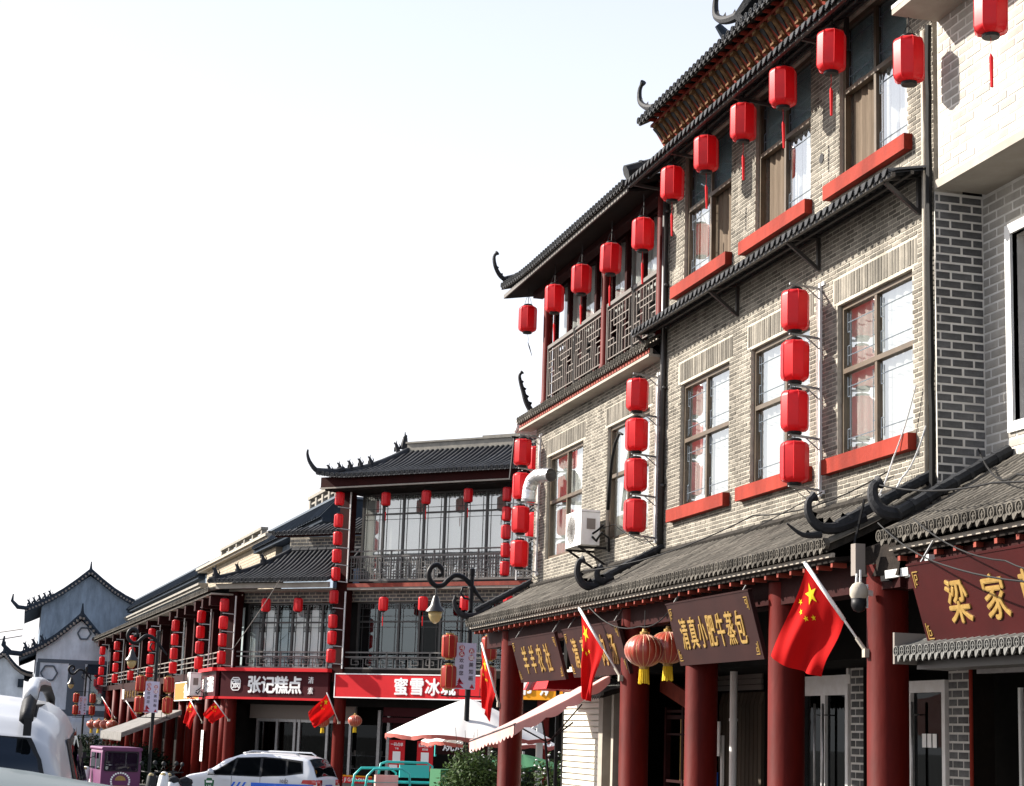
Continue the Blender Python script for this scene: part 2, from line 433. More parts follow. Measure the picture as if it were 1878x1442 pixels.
def window(parent, s0, s1, z0, z1, o=-.05, split=.5, transom=.62, frame='frame', panes=('sky',)*4, curtain='curt', curt_z=None, lattice=True, fw=.055, opened=None, top_curtain=None):
    mb = MB()
    fd = .07
    mb.box((s0, o - fd, z0), (s0 + fw, o, z1)); mb.box((s1 - fw, o - fd, z0), (s1, o, z1))
    mb.box((s0 + fw, o - fd, z1 - fw), (s1 - fw, o, z1)); mb.box((s0 + fw, o - fd, z0), (s1 - fw, o, z0 + fw))
    zt = z0 + (z1 - z0) * transom
    sm = s0 + (s1 - s0) * split
    if transom < 1: mb.box((s0 + fw, o - fd, zt - fw / 2), (s1 - fw, o + .004, zt + fw / 2))
    mb.box((sm - fw / 2, o - fd, z0 + fw), (sm + fw / 2, o - .004, z1 - fw))
    w = mb.build('window', MT[frame], parent)
    cells = [(s0 + fw, sm - fw / 2, z0 + fw, zt - fw / 2), (sm + fw / 2, s1 - fw, z0 + fw, zt - fw / 2)]
    if transom < 1: cells += [(s0 + fw, sm - fw / 2, zt + fw / 2, z1 - fw), (sm + fw / 2, s1 - fw, zt + fw / 2, z1 - fw)]
    for k, (a, b, p, q) in enumerate(cells):
        if opened is not None and k == opened: continue
        MB().box((a - .01, o - .045, p - .01), (b + .01, o - .038, q + .01)).build('pane', GL[panes[k % len(panes)]], w)
        if lattice:
            l = MB(); t = .009; i = .10
            def hb(x0, x1, z): l.box((x0, o - .036, z - t / 2), (x1, o - .032, z + t / 2))
            def vb(x, y0, y1): l.box((x - t / 2, o - .035, y0), (x + t / 2, o - .031, y1))
            A, B, P, Q = a + i, b - i, p + i, q - i
            if B - A > .15:
                hb(A - .06, B + .06, P + .05); hb(A - .06, B + .06, Q - .05); vb(A, P - .04, Q + .04); vb(B, P - .04, Q + .04)
                vb(A - .06, P - .06, P + .16); vb(B + .06, P - .06, P + .16); vb(A - .06, Q - .16, Q + .06); vb(B + .06, Q - .16, Q + .06)
                hb(A - .06, A, P + .16); hb(B, B + .06, P + .16); hb(A - .06, A, Q - .16); hb(B, B + .06, Q - .16)
                l.build('lattice', MT['greytrim'], w)
    if top_curtain: MB().box((s0 + .03, o - .09, zt + .03), (s1 - .03, o - .08, z1 - .03)).build('upper_blind', MT[top_curtain], w)
    if curtain:
        cm = MB(); a, b = s0 + .03, s1 - .03
        lo = z0 + .02 if curt_z is None else curt_z
        fn = lambda u, v: (a + (b - a) * u, o - .11 + .018 * math.sin(u * (b - a) * 34) + .01 * math.sin(u * (b - a) * 71), lo + (z1 - .03 - lo) * v)
        cm.grid(fn, 48, 1).build('curtain', MT[curtain], w, True)
    return w

def half_tile(mat, r=.058, ln=.31, n=6):
    k = ('tile', mat.name, r, ln)
    if k not in UNIT:
        vs = []; fs = []
        for (y, rr) in ((0, r), (ln, r * .86)):
            for j in range(n + 1):
                a = PI * j / n; vs.append((rr * math.cos(a), y, rr * math.sin(a)))
        for j in range(n): fs.append((j, j + 1, n + 1 + j + 1, n + 1 + j))
        fs.append(tuple(range(n + 1))[::-1])
        UNIT[k] = MB().add(vs, fs).mesh('roof_tile', mat)
    return UNIT[k]

def tile_end(mat, r=.064):
    k = ('end', mat.name, r)
    if k not in UNIT:
        mb = MB(); n = 12; t = .022
        rim = [(r * math.cos(2*PI*j/n), -t, r * math.sin(2*PI*j/n)) for j in range(n)]
        rin = [(r * .78 * math.cos(2*PI*j/n), -t, r * .78 * math.sin(2*PI*j/n)) for j in range(n)]
        ric = [(r * .74 * math.cos(2*PI*j/n), -t * .45, r * .74 * math.sin(2*PI*j/n)) for j in range(n)]
        bk = [(r * math.cos(2*PI*j/n), .02, r * math.sin(2*PI*j/n)) for j in range(n)]
        fs = []
        for a, b in ((1, 0), (2, 1), (0, 3)):
            for j in range(n): fs.append((a*n+j, b*n+j, b*n+(j+1) % n, a*n+(j+1) % n)[::-1])
        fs.append(tuple(2*n + j for j in range(n)))
        mb.add(rim + rin + ric + bk, fs)
        mb.box((-r*.12, -t*.95, -r*.5), (r*.12, -t*.4, r*.5)); mb.box((-r*.45, -t*.9, -r*.1), (r*.45, -t*.42, r*.12))
        UNIT[k] = mb.mesh('tile_end', mat)
    return UNIT[k]

def drip_tile(mat, w=.10, h=.085):
    k = ('drip', mat.name, w)
    if k not in UNIT:
        p = [(-w/2, 0, .012), (-w*.28, 0, -.012), (0, 0, -.018), (w*.28, 0, -.012), (w/2, 0, .012), (w*.42, -.012, -h*.45), (w*.2, -.018, -h*.8), (0, -.02, -h), (-w*.2, -.018, -h*.8), (-w*.42, -.012, -h*.45)]
        UNIT[k] = MB().prism(p, (0, .014, 0)).mesh('drip_tile', mat)
    return UNIT[k]

def roof_surf(oe, ze, ot, zt, sag=.05):
    def f(t):
        return (oe + (ot - oe) * t, ze + (zt - ze) * t - sag * math.sin(PI * t))
    return f

def tile_roof(parent, name, s0, s1, oe, ze, ot, zt, sp=.135, mat='tile', deck='deck', sag=.05, limit=300, rods=False, hipL=0., hipR=0., r=.045, lift=None, ends=True, thick=.07):
    """shed or hipped slope: pan bed, rows of half-round cover tiles, end discs and drip tiles"""
    f = roof_surf(oe, ze, ot, zt, sag)
    up = lift or (lambda s: 0.)
    def tmax(s):
        t = 1.
        if hipL > 0 and s1 - s < hipL: t = min(t, (s1 - s) / hipL)
        if hipR > 0 and s - s0 < hipR: t = min(t, (s - s0) / hipR)
        return max(t, 0.02)
    mb = MB(); ns = max(6, int((s1 - s0) / .6)); nt_ = 5
    fr = []
    for i in range(ns + 1):
        s = s0 + (s1 - s0) * i / ns; tm = tmax(s)
        for j in range(nt_ + 1):
            o, z = f(tm * j / nt_); fr.append((s, o, z + up(s) * (1 - tm * j / nt_)))
    N = len(fr); vs = fr + [(a, b, c - thick) for (a, b, c) in fr]; fs = []
    for i in range(ns):
        for j in range(nt_):
            a = i*(nt_+1)+j; q = (a, a+nt_+1, a+nt_+2, a+1); fs.append(q); fs.append(tuple(k + N for k in q)[::-1])
    for i in range(ns):
        a = i*(nt_+1); fs.append((a, a+N, a+nt_+1+N, a+nt_+1))
    for j in range(nt_):
        fs.append((j, j+1, j+1+N, j+N)); b = ns*(nt_+1)+j; fs.append((b, b+N, b+1+N, b+1))
    roof = mb.add(vs, fs).build(name, MT[deck], parent)
    n = int((s1 - s0) / sp); pad = ((s1 - s0) - n * sp) / 2
    tiles = []; ds = []; dr = []
    L0 = math.hypot(ot - oe, zt - ze)
    rodmb = MB()
    for k in range(n + 1):
        s = s0 + pad + k * sp; tm = tmax(s)
        if rods:
            pts = []
            m_ = max(2, int(5 * tm) + 1)
            for j in range(m_ + 1):
                o, z = f(tm * j / m_); pts.append((s, o, z + .012 + up(s) * (1 - tm * j / m_)))
            rodmb.tube(pts, r, 6)
        else:
            cnt = max(1, int(round(L0 * tm / .29)))
            for j in range(cnt):
                t0 = tm * j / cnt; t1 = tm * (j + 1.06) / cnt
                p0 = f(t0); p1 = f(t1); d = Vector((0, p1[0] - p0[0], p1[1] - p0[1])); ln = d.length; d.normalize()
                x = Vector((-1, 0, 0)) if d.y < 0 else Vector((1, 0, 0))
                z = x.cross(d)
                if z.z < 0: x = -x; z = x.cross(d)
                tiles.append(TRS((s + random.uniform(-.006, .006), p0[0], p0[1] + .014 + up(s) * (1 - t0)), basis(x, d, z), (1, ln / .31, 1 + random.uniform(-.05, .05))))
        if ends:
            o, z = f(0); sg = 1 if oe > ot else -1
            B = basis(Vector((-sg, 0, 0)), Vector((0, -sg, 0)), Vector((0, 0, 1)))
            ds.append(TRS((s, o + .012 * sg, z + .012 + up(s)), B))
            if k < n: dr.append(TRS((s + sp / 2, o + .02 * sg, z - .005 + up(s + sp / 2)), B))
    if rods:
        if rodmb.v: rodmb.build('tile_row', MT[mat], roof, True, kind='stuff')
    else:
        pieces(roof, 'roof_tile', half_tile(MT[mat], r), tiles, limit)
    if ends:
        if rods:
            pieces(roof, 'tile_end', tile_end(MT[mat], r * 1.1), ds, 0, 'tile_end'); pieces(roof, 'drip_tile', drip_tile(MT[mat], sp * .62, .075), dr, 0, 'drip_tile')
        else:
            pieces(roof, 'tile_end', tile_end(MT[mat], r * 1.1), ds, 300); pieces(roof, 'drip_tile', drip_tile(MT[mat], sp * .62), dr, 300)
    return roof

def horn(parent, pts, r0=.07, r1=.02, mat='horn', curl=True, name='ridge_ornament', fins=True):
    """upturned clay tip: thick root, thin curled end with a knob"""
    mb = MB(); k = len(pts)
    P = [Vector(p) for p in pts]
    # smooth the path
    q = []
    for i in range(k - 1):
        p0 = P[max(i - 1, 0)]; p1 = P[i]; p2 = P[i + 1]; p3 = P[min(i + 2, k - 1)]
        for t in (0, .25, .5, .75):
            q.append(.5 * ((2*p1) + (-p0+p2)*t + (2*p0-5*p1+4*p2-p3)*t*t + (-p0+3*p1-3*p2+p3)*t**3))
    q.append(P[-1]); n = len(q)
    rs = [r0 + (r1 - r0) * (i / (n - 1)) for i in range(n)]
    if curl: rs[-1] = r1 * 1.9; rs[-2] = r1 * 1.7
    mb.tube(q, rs, 8)
    if fins:
        for i in range(3, n - 3, 3):
            d = (q[i + 1] - q[i - 1]).normalized(); up = Vector((0, 0, 1)) - d * d.z
            if up.length < .2: continue
            up.normalize(); b = q[i] + up * rs[i] * .8
            mb.add([b - d * rs[i], b + d * rs[i], b + up * rs[i] * 1.1 - d * rs[i] * .2], [(0, 1, 2), (2, 1, 0)])
    return mb.build(name, MT[mat], parent, 'auto')

def ridge_run(parent, p0, p1, r=.09, mat='tile_d', segs=8, name='ridge'):
    mb = MB(); p0 = Vector(p0); p1 = Vector(p1)
    mb.tube([p0.lerp(p1, i / segs) for i in range(segs + 1)], r, 8)
    for i in range(1, segs):
        q = p0.lerp(p1, i / segs); d = (p1 - p0).normalized()
        mb.tube([q - d * .02, q + d * .02], r * 1.14, 8)
    return mb.build(name, MT[mat], parent, 'auto')

def beast(mb, p, h=.3, d=(1, 0)):
    """small seated roof beast, facing d"""
    x, y, z = p; dx, dy = d
    mb.tube([(x - dx*h*.25, y - dy*h*.25, z), (x - dx*h*.1, y - dy*h*.1, z + h*.35), (x + dx*h*.05, y + dy*h*.05, z + h*.7)], [h*.22, h*.2, h*.13], 6)
    mb.tube([(x + dx*h*.02, y + dy*h*.02, z + h*.68), (x + dx*h*.28, y + dy*h*.28, z + h*.82)], [h*.14, h*.08], 6)
    mb.tube([(x + dx*h*.02, y + dy*h*.02, z + h*.75), (x - dx*h*.06, y - dy*h*.06, z + h*1.05)], [h*.07, h*.02], 5)
    mb.tube([(x + dx*h*.18, y + dy*h*.18, z), (x + dx*h*.14, y + dy*h*.14, z + h*.4)], [h*.08, h*.09], 5)
    mb.tube([(x - dx*h*.3, y - dy*h*.3, z + h*.1), (x - dx*h*.45, y - dy*h*.45, z + h*.5), (x - dx*h*.32, y - dy*h*.32, z + h*.75)], [h*.09, h*.06, h*.02], 5)

def lattice_panel(mb, s0, s1, z0, z1, o, t=.022, cell=.30):
    """swastika-free key-fret railing: nested offset rectangles and ties"""
    n = max(1, int(round((s1 - s0) / cell))); w = (s1 - s0) / n; H = z1 - z0
    def H_(a, b, z): mb.box((a, o - t/2, z - t/2), (b, o + t/2, z + t/2))
    def V_(s, a, b): mb.box((s - t/2, o - t/2 - .003, a), (s + t/2, o + t/2 + .003, b))
    for i in range(n):
        a = s0 + i * w; fl = i % 2
        for (u, p, q) in ((.22, 0, 1), (.5, .0, .38), (.5, .62, 1.), (.78, 0, 1)):
            V_(a + u * w, z0 + H * p, z0 + H * q)
        for (zz, p, q) in (((.25, 0, .78), (.75, .22, 1), (.5, .22, .78), (.62, .5, 1), (.38, 0, .5)) if fl == 0 else ((.75, 0, .78), (.25, .22, 1), (.5, .22, .78), (.38, .5, 1), (.62, 0, .5))):
            H_(a + p * w, a + q * w, z0 + H * zz)
        V_(a, z0, z1)
    V_(s1, z0, z1); H_(s0, s1, z0); H_(s0, s1, z1)

def hip_ridge(parent, s1, hipL, oe, ze, ot, zt, sag, r=.1, lift=None, mat='tile_d'):
    f = roof_surf(oe, ze, ot, zt, sag); pts = []
    for i in range(11):
        t = i / 10; o, z = f(t); s = s1 - hipL * t
        pts.append((s, o, z + .06 + (lift(s) if lift else 0) * (1 - t)))
    MB().tube(pts, r, 8).build('hip_ridge', MT[mat], parent, True)
    side = MB(); k = len(pts)
    for i in range(k - 1):
        a, b_ = Vector(pts[i]), Vector(pts[i + 1]); a2 = Vector((a.x - .02, 2 * ot - a.y, a.z)); b2 = Vector((b_.x - .02, 2 * ot - b_.y, b_.z))
        side.add([a, b_, b2, a2], [(0, 1, 2, 3)])
    side.build('hip_side', MT[mat], parent, True)
    return pts
# ================================================================== ground
def gz(y):
    t = min(1, max(0, (y - 30) / 22)); return -.7 * (t * t * (3 - 2 * t))
def ground_sheet(name, x0, x1, y0, y1, dz, mat, nx=1, ny=60):
    MB().grid(lambda u, v: (x0 + (x1 - x0) * u, y0 + (y1 - y0) * v, gz(y0 + (y1 - y0) * v) + dz), nx, ny).build(name, MT[mat], kind='structure')
ground_sheet('ground', -400, 400, -60, 800, -.16, 'pave', 1, 430)
ground_sheet('road', -9, 5.2, -30, 220, -.14, 'ash', 1, 160)
ground_sheet('pavement', 5.4, 10.9, -10, 60, 0, 'pave', 1, 60)
kb = MB()
kb.grid(lambda u, v: (5.2 + .2 * u, -10 + 70 * v, gz(-10 + 70 * v) + .004), 1, 60); kb.grid(lambda u, v: (5.2, -10 + 70 * v, gz(-10 + 70 * v) - .15 + .154 * u), 1, 60)
kb.build('kerb', MT['kerb'], kind='structure')

# ================================================================== main shop building (facade X = 8.5)
B1 = thing('shop_building', 'three-storey grey brick shop building with red sills and tiled arcade on red columns', 'building', (8.5, 0, 0), PI / 2)
W2 = [(16.53, 18.33, 4.83, 6.56), (19.08, 20.88, 4.83, 6.56), (21.6, 23.42, 4.83, 6.56), (24.72, 26.72, 4.68, 6.47), (28.02, 30.12, 4.68, 6.47)]
W3 = [(16.62, 18.28, 8.0, 9.86), (19.07, 20.78, 8.0, 9.86), (21.6, 23.38, 8.0, 9.86)]
mb = MB()
wall_slab(mb, 16.05, 24.04, 4.0, 10.6, W2 + W3, -.32, 0)
wall_slab(mb, 24.04, 30.9, 4.0, 7.35, W2, -.32, 0)
wall = mb.build('wall', MT['mortar'], B1)
lint = [(a - .12, b + .12, q + .01, q + .33) for (a, b, p, q) in W2]
bm_ = brick_mats(16.05, 24.02, 4.0, 9.95, W2 + W3 , 0.178, .043, .0085, lintel=lint[:3])
bm_ += brick_mats(24.06, 30.9, 4.0, 7.2, W2, 0.178, .043, .0085, lintel=lint[3:])
pieces(wall, 'brick', unit_brick(MT['brick']), bm_, 300)
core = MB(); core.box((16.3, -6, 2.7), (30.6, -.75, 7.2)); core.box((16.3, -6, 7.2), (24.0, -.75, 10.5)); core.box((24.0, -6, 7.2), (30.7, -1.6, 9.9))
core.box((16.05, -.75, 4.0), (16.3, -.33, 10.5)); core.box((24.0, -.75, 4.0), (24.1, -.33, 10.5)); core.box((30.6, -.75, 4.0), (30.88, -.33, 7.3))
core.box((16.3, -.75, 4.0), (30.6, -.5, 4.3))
core.build('interior_block', MT['int_d'], B1)  # solid near-black mass, added so no light leaks through the building
# windows: second floor
window(B1, *W2[0], split=.53, transom=.56, curtain='curt')
window(B1, *W2[1], split=.45, transom=.56, curtain='curt')
window(B1, *W2[2], split=.52, transom=.54, curtain='curt')
window(B1, *W2[3], split=.56, transom=.56, curtain='curt', lattice=False)
window(B1, *W2[4], split=.5, transom=.55, curtain='curt', lattice=False)
# third floor: one sash slid open, tinted lights above
for k, q in enumerate(W3):
    op = 1 if k < 2 else 0
    window(B1, *q, split=.52 if k < 2 else .50, transom=.565, panes=('sky', 'sky', 'tint', 'tint'), curtain='curt_b', opened=op, top_curtain='curt_g')
    sc = MB(); a, b = (q[0], q[0] + .48 * (q[1] - q[0])) if k < 2 else (q[0] + .52 * (q[1] - q[0]), q[1])
    sc.grid(lambda u, v: (a + .06 + (b - a - .12) * u, -.145 + .012 * math.sin(u * 40), q[2] + .05 + 1.0 * v), 30, 1).build('white_curtain', MT['curt'], B1, True)
sm = MB()
for i, (s0, s1, z) in enumerate([(16.46, 18.55, 4.83), (19.0, 21.12, 4.83), (21.54, 23.68, 4.83), (16.5, 18.52, 8.0), (19.02, 21.1, 8.0), (21.55, 23.67, 8.0)]):
    MB().box((s0, -.12, z - .17), (s1, .10, z)).build('window_sill', MT['sill'], B1)
# rain pipes
mb = MB(); mb.tube([(24.04, .05, 4.35), (24.04, .05, 9.7)], .045, 8)
for z in (5.2, 6.6, 8.1, 9.2): mb.box((23.97, 0, z), (24.11, .07, z + .04))
mb.build('drainpipe', MT['frame_d'], B1, True)
mb = MB(); mb.tube([(16.17, .04, 4.3), (16.17, .04, 9.0)], .03, 8)
mb.build('conduit', MT['render'], B1, True)
mb = MB(); mb.tube([(16.03, .06, 4.2)] + [(16.03 + random.uniform(-.012, .012), .06, 4.5 + .25 * i) for i in range(19)], .035, 6)
mb.build('cable_bundle', MT['blackcable'], B1)
MB().tube([(18.75, .0, 8.42), (18.75, .012, 8.42)], .06, 14).build('vent_hole', MT['black'], B1)

def tile_canopy(s0, s1, zw, of, zf, struts, name='tile_canopy', pitch=.16):
    """thin pressed tile sheet on angle brackets"""
    mb = MB(); n = int((s1 - s0) / pitch * 6)
    def up_(u, v):
        s = s0 + (s1 - s0) * u; c = abs(math.sin(PI * (s - s0) / pitch))
        return (s, of * v, zw + (zf - zw) * v + .045 * c - .02 * (1 if v > .99 else 0) * (1 - c))
    mb.grid(up_, n, 5)
    mb.grid(lambda u, v: tuple(np.array(up_(u, v)) - np.array((0, 0, .03))), n, 5)
    c = mb.build(name, MT['tile_d'], B1, True)
    mb = MB(); k = int((s1 - s0) / pitch)
    for i in range(k):
        a = s0 + i * pitch
        for t in (.5,):
            mb.prism([(a + .025, of - .002, zf + .03), (a + pitch - .025, of - .002, zf + .03), (a + pitch * .68, of + .012, zf - .045), (a + pitch * .5, of + .016, zf - .06), (a + pitch * .32, of + .012, zf - .045)], (0, .012, 0))
    mb.build('scalloped_edge', MT['tile_d'], c, kind='stuff')
    mb = MB()
    for s in struts:
        mb.bar((s, .03, zw - .42), (s, of * .86, zf - .05), .04); mb.bar((s, .02, zw - .44), (s, .02, zw), .045); mb.bar((s, .02, zw - .03), (s, of * .95, zf - .03), .04)
    mb.bar((s0, of * .9, zf - .035), (s1, of * .9, zf - .035), .045); mb.bar((s0, of * .45, (zw + zf) / 2 - .035), (s1, of * .45, (zw + zf) / 2 - .035), .035); mb.bar((s0, .03, zw - .03), (s1, .03, zw - .03), .04)
    mb.build('canopy_bracket', MT['frame_d'], c)
tile_canopy(16.1, 24.28, 7.52, .47, 7.43, (16.33, 18.8, 21.3, 24.2))
tile_canopy(16.1, 24.1, 9.93, .66, 9.60, (18.05, 20.1, 22.4, 23.95))

# painted cornice with bracket sets and its tile eave
cor = MB()
cor.hexa([(16.05, .0, 9.95), (23.5, .0, 9.95), (23.5, .27, 9.98), (16.05, .27, 9.98), (16.05, .0, 10.34), (23.5, .0, 10.34), (23.5, .46, 10.27), (16.05, .46, 10.27)])
cor.box((16.05, .02, 9.90), (23.5, .31, 9.985)); cor.box((16.05, .02, 10.272), (23.5, .50, 10.31))
cornice = cor.build('cornice', MT['band'], B1)
br = []
pb = MB(); pb.hexa([(-.038, 0, 0), (.038, 0, 0), (.038, .04, 0), (-.038, .04, 0), (-.042, .13, .21), (.042, .13, .21), (.042, .20, .21), (-.042, .20, .21)])
pb.box((-.048, .02, -.03), (.048, .09, 0)); pb.box((-.055, .12, .185), (.055, .225, .225)); pb.box((-.02, .0, -.06), (.02, .05, -.03))
gk = pb.mesh('bracket_set', M('ochre_bracket_paint', (.15, .082, .03), .8, col2=(.06, .028, .012), ns=18))
pd = MB().hexa([(-.012, -.04, .07), (.012, -.04, .07), (.012, .045, .07), (-.012, .045, .07), (-.055, .06, .23), (.055, .06, .23), (.055, .17, .23), (-.055, .17, .23)]).mesh('bracket_gap_shade', MT['black'])  # solid black wedge standing in for the shadowed gap between brackets
k = 0; s = 16.2
bs_, gs_, es_ = [], [], []
while s < 23.45:
    bs_.append(TRS((s, .285, 10.03))); gs_.append(TRS((s + .122, .30, 10.01))); es_.append(TRS((s, .53, 10.325))); s += .245
pieces(cornice, 'bracket_set', gk, bs_); pieces(cornice, 'bracket_gap_shade', pd, gs_)
pieces(cornice, 'rafter_end', MB().lathe((0, 0, 0), [(.035, -.06), (.035, .06)], 8).mesh('rafter_end', MT['sill']), [m @ Matrix.Rotation(PI / 2, 4, 'X') for m in es_])
tile_roof(B1, 'cornice_roof', 16.05, 23.55, .64, 10.36, .0, 10.86, mat='tile_d', sp=.15, limit=200)
tile_roof(B1, 'cornice_back_roof', 16.05, 23.55, -.75, 10.36, .0, 10.86, mat='tile_d', sp=.15, rods=True)
ridge_run(B1, (16.05, 0, 10.92), (23.55, 0, 10.92), .09)
horn(B1, [(22.9, .30, 10.62), (23.4, .36, 10.62), (23.8, .42, 10.68), (24.05, .47, 10.84), (24.10, .47, 11.04), (24.0, .45, 11.14)], 0.066, 0.025)
horn(B1, [(20.2, .15, 11.0), (20.8, .2, 10.98), (21.2, .25, 11.04), (21.5, .28, 11.2), (21.55, .28, 11.42), (21.45, .28, 11.52)], 0.079, 0.032)
db = MB(); beast(db, (20.35, .17, 10.98), .42, (1, 0)); beast(db, (20.1, .17, 10.95), .5, (1, 0)); db.tube([(20.3, .3, 10.6), (20.5, .35, 10.8), (20.3, .25, 11.0)], [.05, .09, .1], 6)
db.build('ridge_beast', MT['horn'], B1, 'auto')
mb = MB(); mb.box((25.0, -1.9, 9.6), (27.4, -1.05, 12.1)); mb.build('gable_wall', MT['render'], B1)
mb = MB(); mb.hexa([(24.9, -2.0, 12.1), (27.5, -2.0, 12.1), (27.5, -.95, 12.12), (24.9, -.95, 12.12), (24.9, -1.9, 12.3), (27.5, -1.9, 12.3), (27.5, -1.2, 12.3), (24.9, -1.2, 12.3)])
mb.tube([(25.2, -2.6, 12.2), (25.2, -1.8, 12.3), (25.2, -1.4, 12.42), (25.2, -1.15, 12.7)], [.1, .12, .12, .05], 6)
mb.build('gable_coping', MT['tile_b'], B1, 'auto')
mb = MB(); mb.box((16.2, -3.2, 10.6), (22.5, -.8, 11.0)); mb.build('parapet', MT['render'], B1)
mb = MB()
for s in (19.5, 19.9, 20.3): mb.tube([(s, -1.2, 11), (s, -1.2, 12.2)], .02, 6)
for z in (11.5, 11.8, 12.1): mb.tube([(19.5, -1.2, z), (20.3, -1.2, z)], .012, 5)
mb.build('roof_ladder', MT['steel'], B1)

# ---- left wing: third-floor loggia
sk = tile_roof(B1, 'skirt_roof', 24.1, 31.2, .27, 7.26, -.02, 7.44, sp=.13, mat='tile', limit=150, r=.045, sag=.02)
MB().box((24.1, .0, 7.08), (31.2, .25, 7.12)).box((24.1, .19, 7.12), (31.2, .232, 7.2)).build('skirt_soffit', MT['soffit'], sk)
MB().box((24.1, .235, 7.135), (31.2, .245, 7.205)).build('skirt_fascia', MT['band'], sk)
mb = MB(); mb.box((24.1, -1.7, 7.3), (30.9, -.03, 7.5)); mb.build('balcony_floor', MT['render'], B1)
for s in (30.25, 26.85, 24.2):
    MB().lathe((s, .03, 7.4), [(.10, 0), (.10, .06), (.085, .1), (.085, 2.3)], 16).build('balcony_column', MT['redcol'], B1, 'auto')
mb = MB(); mb.box((24.1, -.06, 9.5), (31.0, .12, 9.72)); mb.box((24.1, -.3, 9.62), (31.0, -.16, 9.9)); mb.build('eave_beam', MT['redwood'], B1)
for (a, b) in ((24.32, 25.45), (25.55, 26.72), (26.98, 28.5), (28.6, 30.12)):
    rl = MB(); rl.bar((a, .03, 8.42), (b, .03, 8.42), .05, .06); rl.bar((a - .05, .03, 7.45), (a - .05, .03, 8.45), .045); rl.bar((b + .04, .03, 7.45), (b + .04, .03, 8.45), .045)
    r_ = rl.build('balcony_rail', MT['rail'], B1)
    lp = MB(); lattice_panel(lp, a, b, 7.55, 8.34, .03, .015, .56); lp.build('fret_panel', MT['rail_l'], r_)
gw = MB(); s = 24.15
xs = [24.15, 24.95, 25.75, 26.55, 27.35, 28.15, 28.95, 29.75, 30.6]
for x in xs: gw.box((x - .05, -.26, 7.5), (x + .05, -.18, 9.62))
for z in (7.5, 8.5, 9.56): gw.box((24.15, -.25, z), (30.6, -.19, z + .06))
g = gw.build('loggia_window', MT['redwood'], B1)
for a, b in zip(xs[:-1], xs[1:]):
    MB().box((a + .05, -.23, 8.56), (b - .05, -.22, 9.56)).build('pane', GL['clear'], g)
MB().box((24.15, -.29, 7.5), (30.6, -.27, 8.46)).build('dark_backing', MT['int_d'], g)  # near-black sheet added so the space behind the rail reads dark
MB().grid(lambda u, v: (24.2 + 6.35 * u, -.33 + .025 * math.sin(u * 150), 8.4 + 1.2 * v), 300, 1).build('curtain', MT['curt'], g, True)
wr = tile_roof(B1, 'wing_roof', 24.25, 31.35, .62, 9.66, -1.4, 10.45, sp=.14, mat='tile_d', limit=260, lift=lambda s: .10 * max(0, (s - 29.2) / 2.15) ** 2)
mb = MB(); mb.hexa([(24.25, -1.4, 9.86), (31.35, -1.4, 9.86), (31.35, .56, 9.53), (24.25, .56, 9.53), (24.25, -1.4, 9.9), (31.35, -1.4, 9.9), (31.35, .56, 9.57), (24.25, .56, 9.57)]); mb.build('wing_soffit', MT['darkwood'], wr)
rf = MB(); s = 24.35
while s < 31.3: rf.bar((s, -.3, 9.72), (s, .56, 9.555), .05); s += .2
rf.build('rafter', MT['darkwood'], wr, kind='stuff')
MB().box((24.25, .56, 9.53), (31.35, .585, 9.6)).build('fascia', MT['rail'], wr)
tile_roof(B1, 'wing_back_roof', 24.25, 31.35, -3.2, 9.66, -1.4, 10.45, mat='tile_d', rods=True)
ridge_run(B1, (24.2, .62, 9.80), (24.2, -1.4, 10.55), .11)
ridge_run(B1, (31.3, .60, 9.84), (31.3, -1.4, 10.55), .09)
ridge_run(B1, (24.2, -1.4, 10.6), (31.3, -1.4, 10.6), .12)
horn(B1, [(31.3, .2, 9.98), (31.25, .45, 9.86), (31.2, .66, 9.88), (31.15, .80, 10.04), (31.15, .84, 10.24), (31.15, .78, 10.33)], 0.056, 0.025)
horn(B1, [(31.7, -.10, 7.55), (31.7, .0, 7.72), (31.7, .06, 7.9), (31.7, .12, 8.08), (31.7, .14, 8.2), (31.7, .09, 8.27)], 0.059, 0.021)
# ---- arcade roof on columns
ar = tile_roof(B1, 'arcade_roof', 16.1, 30.9, 1.14, 3.60, .0, 4.22, sp=.142, r=.050, mat='tile', limit=300, sag=.03)
MB().box((16.1, 1.06, 3.485), (30.9, 1.095, 3.525)).build('fascia', MT['soffit'], ar)
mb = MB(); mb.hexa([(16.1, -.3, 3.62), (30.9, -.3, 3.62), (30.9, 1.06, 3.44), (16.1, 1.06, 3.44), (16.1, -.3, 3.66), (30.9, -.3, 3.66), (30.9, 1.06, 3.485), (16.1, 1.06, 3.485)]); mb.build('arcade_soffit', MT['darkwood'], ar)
re = MB(); s = 16.2
while s < 30.8: re.box((s - .022, .9, 3.395), (s + .022, 1.05, 3.44)); s += .33
re.build('rafter_end', MT['band'], ar, kind='stuff')
for (s, dz) in ((16.12, 0), (24.02, 0), (30.88, 0)):
    ridge_run(B1, (s, .02, 4.36), (s, 1.02, 3.80), .052)
MB().tube([(16.1, .03, 4.27), (30.9, .03, 4.27)], .05, 6).build('roof_flashing', MT['deck'], B1)
horn(B1, [(16.12, 0.75, 3.9), (16.12, 1.002, 3.782), (16.12, 1.195, 3.766), (16.12, 1.313, 3.866), (16.12, 1.33, 4.001), (16.12, 1.262, 4.068)], 0.070, 0.030)
horn(B1, [(16.12, 1.2, 3.7), (16.12, 1.385, 3.683), (16.12, 1.553, 3.784)], 0.041, 0.008, curl=False)
horn(B1, [(24.02, 0.75, 3.9), (24.02, 0.977, 3.766), (24.02, 1.145, 3.766), (24.02, 1.246, 3.9), (24.02, 1.237, 4.068), (24.02, 1.162, 4.118)], 0.074, 0.034)
